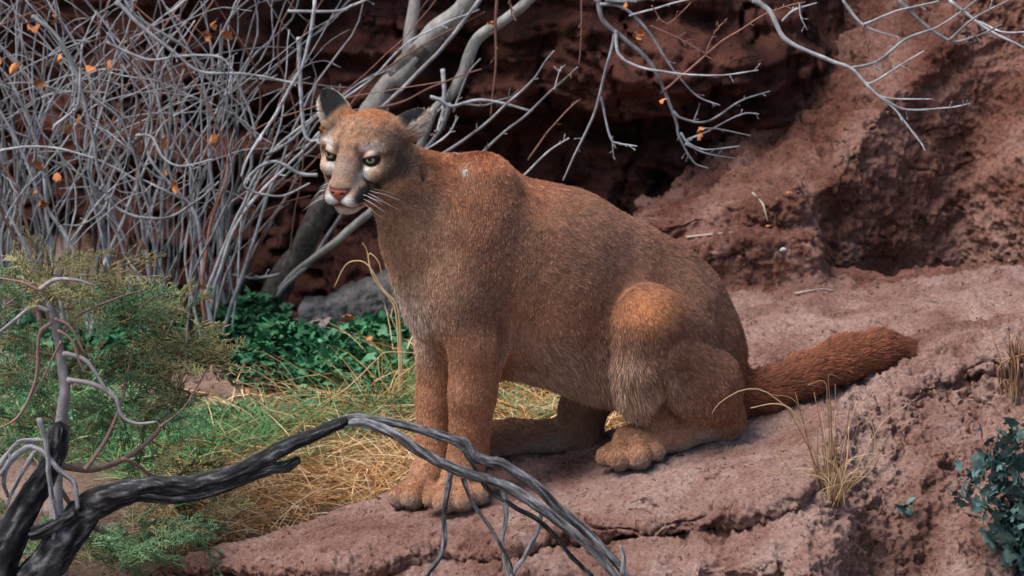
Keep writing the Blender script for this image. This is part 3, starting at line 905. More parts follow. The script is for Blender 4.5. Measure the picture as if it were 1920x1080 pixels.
for (x, y) in ((55, 40), (82, 42), (100, 45), (0, 120), (18, 138), (58, 155), (188, 130), (204, 135), (145, 235), (308, 250), (397, 275), (68, 385), (66, 365), (275, 465), (395, 52), (415, 55), (110, 108), (310, 328), (112, 337), (600, 235), (60, 300), (140, 240), (325, 335), (402, 70), (640, 590), (375, 545), (390, 540)):
    Y = BR.uniform(1.15, 1.3)
    par = sh3 if x < 105 else (sh2 if x < 240 else sh1)
    put(DRY[BR.integers(5)], 'leaf', at(x, y, Y), BR.uniform(-2, 2, 3), BR.uniform(0.7, 1.1), par)

# ---- dead, half charred branch lying across the foreground
dz = at(40, 1150, -0.55)
dead = thing('dead_branch', (dz[0], dz[1], gz_at(dz[0], dz[1])), 'charred dead branch arching low across the foreground in front of the paws', 'branch')
YF = -0.55
def dlimb(name, pts, r, mat, sides=10, lump=0.2, seed=0, Y=YF, n=None):
    """dead limb: knotted path, swellings, ridged grain running lengthwise, weathered colour along the ridges"""
    path = px_path(pts, Y, n or 9*len(pts))
    n = len(path)
    path = wob(path, 0.0035, seed) + np.stack([fbm(path+seed*2.3, 38, 2, 0.5, k) for k in (4, 5, 6)], 1)*0.0014
    rad = np.interp(np.linspace(0, 1, n), np.linspace(0, 1, len(r)), r)/1130
    seg = np.concatenate([[0], np.cumsum(np.linalg.norm(np.diff(path, axis=0), axis=1))])
    sides = 28 if r[0] > 15 else (18 if r[0] > 8 else 10)
    V, F, caps = tube(path, rad, sides)
    a = np.tile(np.arange(sides)*2*math.pi/sides, n); sg = np.repeat(seg, sides); rr = np.repeat(rad, sides)
    twist = a+sg*4.0
    q = np.stack([np.cos(twist)*2.4, np.sin(twist)*2.4, sg*9+seed*5.0], 1)
    g = 1-2*np.abs(fbm(q, 1.0, 3, 0.6, seed))                    # lengthwise ridges
    k = fbm(np.stack([np.cos(a)*0.8, np.sin(a)*0.8, sg*14+seed*3.0], 1), 1.0, 3, 0.55, seed+3)   # swellings and knots
    f = fbm(np.stack([np.cos(a)*5, np.sin(a)*5, sg*60+seed], 1), 1.0, 2, 0.5, seed+5)
    ctr = np.repeat(path, sides, 0)
    V[:n*sides] = ctr+(V[:n*sides]-ctr)*(1+0.10*g+0.11*k+0.06*f)[:, None]
    t = Tubes(); t.V.append(V); t.F.append(F); t.T.append(caps[:, :3])
    me = t.mesh(name)
    at_ = me.attributes.new('grain', 'FLOAT', 'POINT')
    gv = np.zeros(len(V), np.float32); gv[:n*sides] = 0.5+0.28*g+0.25*f-0.1*k
    at_.data.foreach_set('value', gv)
    under(dead, name, me, mat)
    return path
def dead_mat(name, stops):
    m, nt, N, L, B = node_mat(name)
    a = N.new('ShaderNodeAttribute'); a.attribute_name = 'grain'
    pos = N.new('ShaderNodeNewGeometry').outputs['Position']
    n = noise_node(nt, 22, 6, 0.7, pos); n2 = noise_node(nt, 260, 4, 0.7, pos)
    s1 = N.new('ShaderNodeMath'); s1.operation = 'MULTIPLY_ADD'; s1.inputs[1].default_value = 0.55
    s2 = N.new('ShaderNodeMath'); s2.operation = 'MULTIPLY_ADD'; s2.inputs[1].default_value = 0.55; s2.inputs[2].default_value = -0.05
    mxn = N.new('ShaderNodeMixRGB'); mxn.inputs['Fac'].default_value = 0.4
    L.new(n.outputs['Fac'], mxn.inputs['Color1']); L.new(n2.outputs['Fac'], mxn.inputs['Color2'])
    L.new(mxn.outputs[0], s2.inputs[0]); L.new(a.outputs['Fac'], s1.inputs[0]); L.new(s2.outputs[0], s1.inputs[2])
    r = ramp(N, stops); L.new(s1.outputs[0], r.inputs['Fac']); L.new(r.outputs['Color'], B.inputs['Base Color'])
    B.inputs['Roughness'].default_value = 0.9; B.inputs['Specular IOR Level'].default_value = 0.15
    b = N.new('ShaderNodeBump'); b.inputs['Strength'].default_value = 1.0; b.inputs['Distance'].default_value = 0.004
    L.new(n2.outputs['Fac'], b.inputs['Height']); L.new(b.outputs[0], B.inputs['Normal'])
    return m
m_char = dead_mat('charred_wood', [(0.30, (0.008, 0.008, 0.009)), (0.50, (0.024, 0.024, 0.026)), (0.62, (0.060, 0.061, 0.065)), (0.76, (0.20, 0.205, 0.215))])
m_grey2 = dead_mat('weathered_wood', [(0.28, (0.022, 0.022, 0.024)), (0.48, (0.075, 0.074, 0.077)), (0.62, (0.19, 0.19, 0.20)), (0.8, (0.42, 0.42, 0.43))])
m_silver = dead_mat('silver_wood', [(0.28, (0.10, 0.10, 0.105)), (0.5, (0.25, 0.25, 0.262)), (0.75, (0.44, 0.44, 0.45))])
# both stems run down out of the frame to the soil
dlimb('stem', [(-30, 1290), (-25, 1160), (5, 1040), (35, 975), (62, 930), (88, 885), (105, 840), (112, 798)], [46, 44, 38, 33, 30, 27, 26, 22], m_char, 14, 0.28, 1, n=44)
dlimb('stem', [(-10, 1300), (30, 1170), (69, 1085), (120, 1012), (165, 955), (215, 922), (280, 910), (345, 908), (402, 900), (476, 872), (534, 838), (603, 808), (650, 789)], [48, 46, 42, 38, 32, 25, 20, 19, 18, 17, 16, 14, 12], m_char, 14, 0.26, 2, n=80)
dlimb('limb', [(175, 962), (245, 934), (330, 930), (402, 919), (455, 900), (505, 879), (535, 872), (558, 860)], [18, 15, 14, 13, 12, 12, 13, 9], m_char, 10, 0.25, 3, n=40)
dlimb('limb', [(636, 795), (662, 782), (721, 792), (789, 804), (843, 821), (868, 834), (892, 858), (941, 868), (985, 897), (1034, 936), (1093, 990), (1157, 1054), (1200, 1110)], [10, 10, 9, 9, 10, 13, 12, 11, 11, 11, 10, 9, 8], m_grey2, 10, 0.25, 4, n=70)
dlimb('limb', [(640, 796), (675, 790), (726, 809), (780, 841), (843, 875), (912, 902), (971, 922), (1024, 956), (1083, 1010), (1142, 1068), (1180, 1120)], [11, 11, 11, 11, 12, 12, 12, 11, 10, 9, 8], m_grey2, 10, 0.25, 5, Y=(-0.55, -0.62), n=60)
for i, (p, r, m) in enumerate([
 ([(848, 885), (838, 930), (831, 970), (829, 1034), (797, 1085)], [7, 6, 6, 5], m_grey2),
 ([(868, 898), (880, 930), (902, 970), (946, 1039), (966, 1085)], [5, 5, 4, 4], m_grey2),
 ([(944, 910), (949, 950), (949, 980), (944, 1030), (955, 1085)], [7, 6, 5, 4], m_silver),
 ([(1019, 960), (1008, 1000), (995, 1024), (960, 1085)], [6, 5, 5, 4], m_silver),
 ([(870, 845), (897, 882), (927, 926), (1010, 975), (1064, 1034), (1113, 1085)], [6, 5, 5, 5], m_char),
 ([(1168, 1075), (1170, 1045), (1164, 1020)], [6, 5, 3], m_silver), ([(1150, 1075), (1120, 1045), (1095, 1035)], [5, 4, 2], m_grey2),
 ([(75, 787), (89, 839), (98, 908), (103, 965), (98, 1010)], [6, 5.5, 5, 4], m_silver),
 ([(-20, 900), (0, 873), (34, 833), (60, 828), (82, 826)], [6, 5.5, 5, 4], m_silver),
 ([(-20, 905), (0, 885), (40, 845), (69, 842), (109, 879), (138, 908), (143, 954)], [7, 7, 6.5, 6, 5], m_silver),
 ([(69, 845), (40, 890), (22, 920), (11, 948)], [5.5, 5, 4], m_silver), ([(20, 850), (8, 900), (15, 930)], [6, 5, 4], m_grey2),
 ([(60, 1000), (100, 985), (140, 960)], [16, 14, 12], m_char)]):
    dlimb('twig', p, r, m, 7, 0.2, 20+i, YF-0.03)
# ================================================================== green and dry plants
PR = np.random.default_rng(77)

def blades(base, dirs, length, width, bend, segs=4):
    """many grass blades at once -> V, T (triangles)"""
    n = len(base)
    side = unit(np.cross(dirs, PR.normal(0, 1, (n, 3))))
    t = np.linspace(0, 1, segs+1)
    d = unit(dirs)
    hz = d.copy(); hz[:, 2] = 0; hz = unit(hz+1e-6)
    P = base[:, None]+d[:, None]*(length[:, None]*t)[..., None]
    P = P+hz[:, None]*((bend*length)[:, None]*t**2)[..., None]*0.6
    P[..., 2] -= (bend*length)[:, None]*t**2*0.55
    W = width[:, None]*(1-t**1.6*0.92)
    A = P-side[:, None]*W[..., None]; B = P+side[:, None]*W[..., None]
    V = np.stack([A, B], 2).reshape(n, -1, 3)
    m = 2*(segs+1)
    tri = []
    for i in range(segs):
        tri += [[2*i, 2*i+1, 2*i+3], [2*i, 2*i+3, 2*i+2]]
    T = (np.arange(n)[:, None, None]*m+np.array(tri)[None]).reshape(-1, 3)
    return V.reshape(-1, 3), T, m

def vary_mat(name, rough=0.7, spec=0.3, trans=0.0):
    m, nt, N, L, B = node_mat(name)
    a = N.new('ShaderNodeAttribute'); a.attribute_name = 'tint'
    n = noise_node(nt, 60, 4, 0.6, N.new('ShaderNodeNewGeometry').outputs['Position'])
    r = ramp(N, [(0.3, (0.7, 0.7, 0.7)), (0.7, (1.2, 1.2, 1.2))]); L.new(n.outputs['Fac'], r.inputs['Fac'])
    mx = N.new('ShaderNodeMixRGB'); mx.blend_type = 'MULTIPLY'; mx.inputs['Fac'].default_value = 0.7
    L.new(a.outputs['Color'], mx.inputs['Color1']); L.new(r.outputs['Color'], mx.inputs['Color2'])
    L.new(mx.outputs[0], B.inputs['Base Color'])
    B.inputs['Roughness'].default_value = rough; B.inputs['Specular IOR Level'].default_value = spec
    return m
m_blade = vary_mat('blade')

def px_region(n, poly_or_ell, rng=PR):
    """random photo pixels inside a list of ellipses (cx, cy, rx, ry, weight)"""
    E = np.array(poly_or_ell, float)
    k = rng.choice(len(E), n, p=E[:, 4]/E[:, 4].sum())
    a = rng.random(n)*2*math.pi; r = np.sqrt(rng.random(n))
    return np.stack([E[k, 0]+np.cos(a)*r*E[k, 2], E[k, 1]+np.sin(a)*r*E[k, 3]], 1)

def grass(name, ells, n, lmin, lmax, wmin, wmax, tilt, cols, bend, label, lift=0.0):
    px = px_region(n, ells)
    base = hit_ground(px[:, 0], px[:, 1])
    base[:, 2] += PR.random(n)*lift - 0.004
    az = PR.random(n)*2*math.pi
    tl = np.abs(PR.normal(tilt, 0.3, n))
    d = np.stack([np.cos(az)*np.sin(tl), np.sin(az)*np.sin(tl), np.cos(tl)], 1)
    d[:, 2] = np.maximum(d[:, 2], 0.05)
    L_ = PR.uniform(lmin, lmax, n)
    V, T, m = blades(base, d, L_, PR.uniform(wmin, wmax, n), PR.uniform(bend*0.4, bend*1.5, n))
    me = mesh_np(name, V, T)
    c = np.array(cols)[PR.integers(len(cols), size=n)]*PR.uniform(0.7, 1.25, n)[:, None]
    color_attr(me, 'tint', np.repeat(c, m, 0))
    o = link(name, me, m_blade); tag(o, label, name.replace('_', ' '), kind='stuff')
    return o
STRAW = [(0.58, 0.36, 0.17), (0.66, 0.45, 0.24), (0.50, 0.26, 0.09), (0.70, 0.54, 0.34), (0.42, 0.20, 0.07)]
GREEN = [(0.035, 0.20, 0.085), (0.06, 0.25, 0.10), (0.11, 0.30, 0.11), (0.18, 0.31, 0.11)]
grass('straw', [(600, 905, 230, 45, 3), (450, 960, 130, 45, 1.6), (360, 1010, 90, 40, 0.8), (700, 860, 130, 60, 2), (480, 880, 150, 60, 1.4), (980, 760, 70, 70, 2.0), (1150, 790, 40, 25, 0.6), (800, 800, 120, 60, 1.0), (650, 800, 180, 60, 0.7)],
      8500, 0.05, 0.17, 0.0007, 0.0016, 1.25, STRAW, 0.5, 'tangled dry yellow straw lying along the back of the rock ledge', 0.025)
grass('grass', [(500, 840, 190, 48, 2.4), (680, 805, 120, 50, 1.6), (420, 825, 110, 45, 1.4), (760, 730, 80, 50, 0.8), (985, 760, 70, 60, 0.5), (330, 870, 120, 60, 1), (130, 800, 160, 70, 1.6)],
      8500, 0.05, 0.14, 0.0008, 0.0020, 0.75, GREEN+[(0.30, 0.30, 0.12)], 0.7, 'thin green grass growing through the straw behind the rock ledge')
grass('dry_grass', [(760, 690, 60, 50, 1), (700, 780, 60, 60, 1.2), (400, 790, 90, 40, 0.6), (720, 900, 60, 25, 0.9), (560, 780, 120, 50, 0.7)],
      420, 0.10, 0.22, 0.0009, 0.0018, 0.6, STRAW, 0.9, 'longer bleached grass stalks standing above the green grass')

# ---- leafy ground cover under the tree
m_ivy = mat_simple('ivy_leaf', [(0.3, (0.022, 0.11, 0.052)), (0.55, (0.05, 0.20, 0.088)), (0.75, (0.12, 0.29, 0.12))], 9, 0.5, 0.3, 160, rand=0.45, spec=0.4)
IVY = leaf_variants('leaf', m_ivy, 6, 0.030, LRNG, lobed=True, curl=0.55)
def leaf_arrays(me):
    n = len(me.vertices); v = np.empty(n*3, np.float32); me.vertices.foreach_get('co', v)
    me.calc_loop_triangles(); t = np.empty(len(me.loop_triangles)*3, np.int32); me.loop_triangles.foreach_get('vertices', t)
    return v.reshape(-1, 3), t.reshape(-1, 3)
def eul(rx, ry, rz):
    cx_, sx, cy, sy, cz_, sz = np.cos(rx), np.sin(rx), np.cos(ry), np.sin(ry), np.cos(rz), np.sin(rz)
    return np.array([[cz_*cy, cz_*sy*sx-sz*cx_, cz_*sy*cx_+sz*sx], [sz*cy, sz*sy*sx+cz_*cx_, sz*sy*cx_-cz_*sx], [-sy, cy*sx, cy*cx_]])
def leafy(name, ells, n, height, label, parts=150, mats=IVY, scale=(0.55, 1.15), seed=1):
    rng = np.random.default_rng(seed)
    px = px_region(n, ells, rng)
    base = hit_ground(px[:, 0], px[:, 1])
    E = np.array(ells, float)
    w = np.zeros(n)
    for e in E: w = np.maximum(w, 1-((px[:, 0]-e[0])/e[2])**2-((px[:, 1]-e[1])/e[3])**2)
    lump = 0.6+0.5*fbm(base, 9, 2, 0.5, 3)
    pos = base+np.stack([0*w, 0*w, height*np.sqrt(np.clip(w, 0.03, 1))*lump*rng.uniform(0.25, 1.0, n)], 1)
    order = np.argsort(-(pos[:, 2]-base[:, 2])-0.03*rng.random(n))
    c = base.mean(0); c[2] = gz_at(c[0], c[1])
    root = thing(name, c, label, 'plant')
    V, T, k = [], [], 0
    for j, i in enumerate(order):
        rx, ry, rz = rng.normal(0.45, 0.4), rng.normal(0, 0.4), rng.uniform(-2.4, 2.4)+math.pi
        s = rng.uniform(*scale)
        me = mats[rng.integers(len(mats))]
        if j < parts:
            put(me, 'leaf', pos[i], (rx, ry, rz), s, root)
        else:
            v, t = leaf_arrays(me)
            V.append(v@eul(rx, ry, rz).T*s+pos[i]); T.append(t+k); k += len(v)
    if V:
        me = mesh_np('foliage', np.concatenate(V), np.concatenate(T))
        o = under(root, 'foliage', me, m_ivy); tag(o, kind='stuff')
    for i in order[::40]:
        st = Tubes()
        st.add(spline([base[i]-[0, 0, 0.01], (base[i]+pos[i])/2+rng.normal(0, 0.006, 3), pos[i]], 5), 0.0012, 4)
        under(root, 'stem', st.mesh('stem'), m_ivy)
    return root
leafy('ground_ivy', [(470, 630, 85, 62, 2), (530, 680, 120, 55, 2), (430, 650, 50, 60, 1)], 1700, 0.085, 'dense mound of green lobed leaves at the foot of the leaning tree', 150, seed=1)
leafy('ground_ivy', [(650, 690, 130, 60, 2), (735, 650, 80, 60, 1.8), (620, 730, 90, 45, 1)], 1800, 0.08, 'spreading green leafy plants below the grey rock slab', 150, seed=2)
leafy('ground_ivy', [(240, 640, 90, 70, 1.4), (60, 670, 110, 80, 1), (200, 690, 110, 40, 0.8), (330, 640, 70, 60, 1)], 1200, 0.07, 'shaded green leafy plants behind the feathery evergreen', 80, seed=3)
leafy('ground_ivy', [(470, 785, 60, 25, 1), (400, 815, 60, 40, 1), (110, 790, 150, 60, 3)], 520, 0.04, 'sparse low green leaves on the bare soil under the evergreen and beside the grass', 90, scale=(0.4, 0.8), seed=4)

# ---- fallen leaves
def fallen(px, py, ground, scale, label, z=0.004):
    p = hit_ground(px, py) if ground == 'g' else (hit_shelf(px, py) if ground == 's' else at(px, py, ground))
    o = put(DRY[PR.integers(5)], 'fallen_leaf', p+np.array([0, 0, z]), (PR.normal(0, 0.5), PR.normal(0, 0.5), PR.uniform(-3, 3)), scale, None)
    tag(o, label, 'leaf', 'fallen dry leaves')
for (x, y) in ((205, 690), (225, 700), (215, 675), (240, 705), (255, 712), (270, 705), (190, 705), (235, 685), (200, 715), (245, 700), (285, 710), (180, 695)):
    fallen(x, y, 'g', PR.uniform(0.8, 1.3), 'curled orange leaf in the heap of dead leaves behind the evergreen shrub', 0.02)
for (x, y) in ((470, 712), (462, 740)):
    fallen(x, y, 'g', PR.uniform(0.6, 0.9), 'curled orange leaf on the bare soil at the edge of the green mound', 0.012)
for (x, y) in ((700, 668), (735, 690)):
    fallen(x, y, 'g', PR.uniform(0.6, 0.9), 'orange leaf caught among the green plants below the grey slab', 0.05)
for (x, y, sc, lb) in ((1373, 326, 0.62, 'bright orange leaf lying on the slanting outcrop below the hanging twigs'), (1490, 366, 0.5, 'small orange leaf on the ridge of the stepped outcrop'), (1432, 426, 0.4, 'tiny orange leaf on the top of the stepped rock block')):
    p, n = hit_on(crop, x, y)
    o = put(DRY[PR.integers(5)], 'fallen_leaf', p+n*0.006, (0.6, 0.2, PR.uniform(-3, 3)), sc, None)
    tag(o, lb, 'leaf', 'fallen dry leaves')
p, n = hit_on(crop, 1470, 469)
f_ = Field(*[np.arange(p[i]-0.02, p[i]+0.02, 0.0014) for i in range(3)])
f_.ell(p+n*0.003, (0.0085, 0.006, 0.0055), None, 0.0)
V_, F_ = f_.nets(); V_ = V_+0.0012*fbm(V_, 160, 2, 0.5, 3)[:, None]
peb = link('pebble', mesh_np('pebble', V_-p, F_), mat_simple('white_stone', [(0.3, (0.5, 0.48, 0.46)), (0.7, (0.7, 0.69, 0.67))], 90, 0.8)); peb.location = p
tag(peb, 'small white pebble on the stepped block of the outcrop', 'pebble')
m_stick = mat_simple('pale_stick', [(0.3, (0.32, 0.25, 0.19)), (0.7, (0.52, 0.44, 0.36))], 60, 0.85)
for pts, lb in (([(1412, 363), (1425, 378), (1435, 395), (1437, 412)], 'curved pale stick lying across the layers of the outcrop'),
                ([(1495, 553), (1520, 549), (1545, 545), (1562, 547)], 'thin pale stick lying on the terrace behind the tail'),
                ([(1290, 446), (1330, 442), (1372, 437)], 'straight grey stick in the crack under the outcrop layer')):
    P_ = [sum(hit_on(crop, *q)) * 1.0 - hit_on(crop, *q)[1]*0.994 for q in pts]
    st = Tubes(); st.add(spline(P_, 12), np.linspace(0.0032, 0.0018, 12), 6, 0.2, 3)
    o = link('stick', st.mesh('stick'), m_stick); tag(o, lb, 'stick')

# ---- feathery evergreen at the edge
m_spray = mat_simple('evergreen_spray', [(0.3, (0.13, 0.135, 0.06)), (0.55, (0.25, 0.225, 0.105)), (0.75, (0.40, 0.345, 0.18))], 5, 0.8, 0, rand=0.35)
m_spray2 = mat_simple('evergreen_spray_green', [(0.3, (0.06, 0.14, 0.07)), (0.6, (0.13, 0.23, 0.11)), (0.75, (0.24, 0.30, 0.14))], 6, 0.8, 0, rand=0.35)
def spray_mesh(seed, mat, L=0.14):
    rng = np.random.default_rng(seed)
    t = Tubes()
    main = spline([(0, 0, 0), (0.01*rng.normal(), L*0.5, 0.012), (0.02*rng.normal(), L, -0.02)], 12)
    t.add(main, np.linspace(0.0013, 0.0006, 12), 4)
    for i in range(1, 12):
        for s in (-1, 1):
            if rng.random() < 0.12: continue
            l = L*rng.uniform(0.22, 0.42)*(1.15-i/13)
            d = unit(np.array([s*1.0, rng.uniform(0.7, 1.3), rng.normal(0.15, 0.35)]))
            e = main[i]+d*l
            sub = spline([main[i], main[i]+d*l*0.5+[0, 0, 0.003], e+[0, 0.004, -0.003]], 5)
            t.add(sub, np.linspace(0.0014, 0.0009, 5), 3)
            for j in (1, 2, 3, 4):
                for s2 in (-1, 1):
                    if rng.random() < 0.2: continue
                    d2 = unit(d+np.cross(d, [0, 0, 1])*s2*rng.uniform(0.5, 1.0)+rng.normal(0, 0.25, 3))
                    l2 = rng.uniform(0.006, 0.017)
                    t.add(np.array([sub[j], sub[j]+d2*l2*0.6, sub[j]+d2*l2]), [0.0012, 0.0012, 0.0006], 3)
    me = t.mesh('spray'); me.materials.append(mat); return me
SPR = [spray_mesh(i, m_spray) for i in range(6)]; SPG = [spray_mesh(20+i, m_spray2) for i in range(5)]
jb = at(112, 870, -0.15); jb[2] = gz_at(jb[0], jb[1])-0.02
ever = thing('evergreen_shrub', jb, 'feathery olive green evergreen shrub with a bare arching grey stem', 'shrub')
m_stem = mat_simple('evergreen_stem', [(0.3, (0.20, 0.175, 0.18)), (0.7, (0.36, 0.33, 0.34))], 60, 0.85, 0.4, 200)
m_rstem = mat_simple('evergreen_twig', [(0.3, (0.17, 0.10, 0.085)), (0.7, (0.30, 0.20, 0.17))], 60, 0.85, 0.3, 200)
bpx = proj(jb)
JY = -0.15
limb('stem', [(bpx[0], bpx[1]), (104, 870), (109, 793), (123, 735), (118, 690), (108, 630), (98, 580), (75, 540)], JY, [0.016, 0.013, 0.0115, 0.010, 0.009, 0.007], m_stem, 9, 0.14, 0.003, ever, 1, 44)
for i, (p, r, m) in enumerate([
 ([(75, 543), (103, 523), (143, 523), (178, 535)], (0.006, 0.0025), m_stem), ([(92, 583), (63, 575), (29, 598), (-10, 630)], (0.0055, 0.003), m_stem),
 ([(103, 598), (132, 615), (158, 667)], (0.0045, 0.002), m_rstem), ([(108, 620), (135, 640), (150, 680), (160, 700)], (0.004, 0.002), m_rstem),
 ([(118, 664), (155, 672), (175, 690), (200, 728), (215, 745)], (0.0058, 0.003), m_stem),
 ([(126, 712), (172, 721), (212, 747), (230, 781), (258, 793), (293, 790)], (0.006, 0.003), m_stem),
 ([(95, 606), (72, 632), (66, 713), (34, 781), (-10, 808)], (0.005, 0.002), m_rstem), ([(75, 545), (40, 528), (0, 520)], (0.004, 0.002), m_rstem),
 ([(75, 543), (60, 530), (40, 545), (10, 570)], (0.003, 0.0016), m_rstem), ([(115, 640), (90, 690), (60, 740)], (0.003, 0.0016), m_rstem),
 ([(105, 870), (160, 880), (230, 860), (300, 800), (345, 700), (352, 610)], (0.008, 0.0025), m_rstem),
 ([(230, 860), (300, 900), (360, 930), (400, 960)], (0.004, 0.002), m_rstem), ([(100, 900), (160, 980), (240, 1010), (300, 1030)], (0.006, 0.002), m_rstem),
 ([(300, 800), (350, 760), (400, 660)], (0.003, 0.0016), m_rstem), ([(108, 630), (150, 590), (220, 560), (270, 545)], (0.004, 0.002), m_rstem),
 ([(98, 580), (120, 530), (125, 490)], (0.003, 0.0016), m_rstem), ([(160, 880), (220, 780), (240, 700), (250, 640)], (0.005, 0.002), m_rstem)]):
    limb('twig', p, JY-0.02 if i < 10 else (JY, JY+0.3), np.linspace(r[0], r[1], 6), m, 6, 0.12, 0.003, ever, 10+i)
def sprays(cx_, cy, rx, ry, n, Y0, Y1, green, az0, name='spray', rng=np.random.default_rng(9)):
    for _ in range(n):
        a = rng.random()*6.283; r = math.sqrt(rng.random())
        x, y = cx_+math.cos(a)*r*rx, cy+math.sin(a)*r*ry
        p = at(x, y, rng.uniform(Y0, Y1))
        lst = SPG if rng.random() < green else SPR
        rz = az0+rng.normal(0, 0.7)
        put(lst[rng.integers(len(lst))], name, p, (rng.normal(0.25, 0.45), rng.normal(0, 0.7), rz), rng.uniform(0.55, 1.05), ever)
sprays(110, 560, 100, 35, 16, -0.2, 0.0, 0.1, 1.3)
sprays(130, 540, 80, 30, 12, -0.2, 0.0, 0.1, -1.2)
sprays(30, 600, 50, 50, 12, -0.2, 0.1, 0.4, 1.3)
sprays(215, 590, 45, 30, 16, 0.05, 0.3, 0.8, -1.2)
sprays(225, 585, 40, 30, 10, 0.05, 0.3, 0.8, 1.2)
sprays(345, 640, 26, 60, 16, 0.05, 0.2, 0.05, -0.9)
sprays(345, 630, 26, 60, 12, 0.05, 0.2, 0.05, 0.9)
sprays(340, 730, 30, 50, 14, 0.0, 0.2, 0.4, 1.0)
sprays(270, 790, 70, 50, 14, -0.1, 0.2, 0.5, -0.9)
sprays(60, 690, 70, 60, 18, -0.1, 0.2, 0.6, 1.2)
sprays(170, 800, 90, 60, 18, -0.1, 0.1, 0.5, 1.1)
sprays(180, 720, 60, 50, 10, -0.1, 0.1, 0.4, -1.1)
sprays(290, 900, 60, 50, 12, -0.1, 0.1, 0.6, -1.1)
sprays(230, 1020, 90, 50, 30, -0.25, 0.0, 0.8, -1.2)
sprays(340, 960, 40, 40, 10, -0.1, 0.05, 0.7, -1.3)
sprays(60, 1010, 80, 60, 14, -0.25, 0.0, 0.6, 1.1)
sprays(150, 1060, 140, 40, 22, -0.3, -0.05, 0.7, 0.3)
sprays(30, 800, 60, 70, 14, -0.05, 0.2, 0.5, 1.2)

# ---- dry tufts and stalks
m_stalk = mat_simple('dry_stalk', [(0.3, (0.42, 0.27, 0.13)), (0.7, (0.62, 0.45, 0.26))], 30, 0.7, rand=0.3)
m_brown = mat_simple('brown_stalk', [(0.3, (0.16, 0.085, 0.05)), (0.7, (0.30, 0.17, 0.09))], 30, 0.8, rand=0.3)
def stalk(root, P, r0=0.0017, r1=0.0008, mat=m_stalk, n=14):
    t = Tubes(); t.add(spline(P, n), np.linspace(r0, r1, n), 5)
    return under(root, 'stalk', t.mesh('stalk'), mat)
tb = hit_on(ledge, 1559, 940)[0]; tb[2] -= 0.008
tuft = thing('dry_tuft', tb, 'tuft of dry pale grass growing from a crack in the rock ledge below the tail', 'grass tuft')
ty = tb[1]
def pxs(pts, Y): return [at(p[0], p[1], Y) for p in pts]
for pts, m in (
 ([(1559, 940), (1559, 860), (1558, 770), (1553, 712), (1558, 702), (1578, 711)], m_brown), ([(1556, 940), (1556, 850), (1552, 760), (1546, 715), (1515, 722)], m_brown),
 ([(1545, 940), (1520, 850), (1500, 770), (1480, 745), (1440, 740)], m_brown), ([(1550, 930), (1510, 800), (1470, 760), (1430, 732), (1390, 732), (1350, 755), (1335, 775)], m_stalk),
 ([(1500, 790), (1480, 765), (1450, 757), (1408, 765)], m_stalk), ([(1575, 935), (1588, 860), (1592, 800)], m_stalk), ([(1580, 930), (1640, 850), (1624, 750)], m_stalk),
 ([(1570, 935), (1645, 860), (1608, 755)], m_stalk), ([(1580, 930), (1650, 800), (1700, 760)], m_stalk), ([(1540, 938), (1470, 870), (1460, 890), (1395, 870)], m_stalk),
 ([(1548, 936), (1465, 860), (1480, 815)], m_stalk)):
    stalk(tuft, pxs(pts, ty), mat=m)
for i in range(70):
    dx = PR.normal(0, 0.022); h = PR.uniform(0.03, 0.16)
    b = tb+np.array([PR.normal(0, 0.014), PR.normal(0, 0.012), 0])
    ln_ = PR.normal(0, 0.45)
    stalk(tuft, [b, b+[ln_*h*0.35, PR.normal(0, 0.01), h*0.6], b+[ln_*h+dx, PR.normal(0, 0.02), h*(0.95-0.4*abs(ln_))]], 0.0010, 0.0004, m_stalk if PR.random() < 0.7 else m_brown, 8)
for i in range(20):
    h = PR.uniform(0.10, 0.24); b = tb+np.array([PR.normal(0, 0.018), PR.normal(0, 0.014), 0]); ln_ = PR.normal(-0.02, 0.16)
    stalk(tuft, [b, b+[ln_*h*0.4, 0, h*0.5], b+[ln_*h+PR.normal(0, 0.012), PR.normal(0, 0.02), h]], 0.0016, 0.0007, m_brown if PR.random() < 0.6 else m_stalk, 10)
sb = hit_ground(748, 770)
dst = thing('dry_stalks', sb, 'bent dry straw stalks standing just behind the chest of the cougar', 'grass tuft')
Yd = sb[1]
for pts in ([(748, 775), (750, 640), (744, 573), (718, 542), (691, 498), (669, 489), (647, 498), (627, 538)], [(752, 775), (752, 640), (744, 573), (722, 551), (696, 511), (688, 470), (680, 456)],
            [(752, 770), (744, 600), (730, 560), (700, 520), (691, 476), (709, 489), (716, 516)]):
    stalk(dst, pxs(pts, Yd), 0.0024, 0.001, n=22)
sb2 = hit_ground(600, 765)
dst2 = thing('dry_stalks', sb2, 'loose arching straw stalks over the green leaves beside the forelegs', 'grass tuft')
Yd = sb2[1]-0.1
for pts in ([(600, 765), (660, 720), (709, 671), (727, 660), (784, 662), (810, 664)], [(709, 671), (713, 707), (735, 742)], [(735, 742), (745, 710), (770, 690), (790, 668)], [(705, 775), (735, 742), (760, 715)],
            [(602, 765), (640, 735), (690, 722)], [(720, 760), (740, 770), (770, 790)]):
    stalk(dst2, pxs(pts, Yd), 0.0017, 0.0008, n=18)
sb3 = hit_ground(470, 795)
dst3 = thing('dry_stalks', sb3, 'pale broken straw stalks crossing the bare soil patch', 'grass tuft')
for pts in ([(390, 753), (430, 765), (470, 795)], [(393, 753), (410, 770), (435, 795)], [(470, 795), (485, 765), (493, 740)], [(470, 797), (520, 800), (560, 790)], [(550, 820), (565, 800), (578, 785)], [(460, 680), (455, 740), (470, 765)],
            [(515, 595), (530, 620), (558, 648)]):
    stalk(dst3, [hit_ground(p[0], p[1]+6)+[0, 0, 0.015] for p in pts], 0.0024, 0.001, n=14)
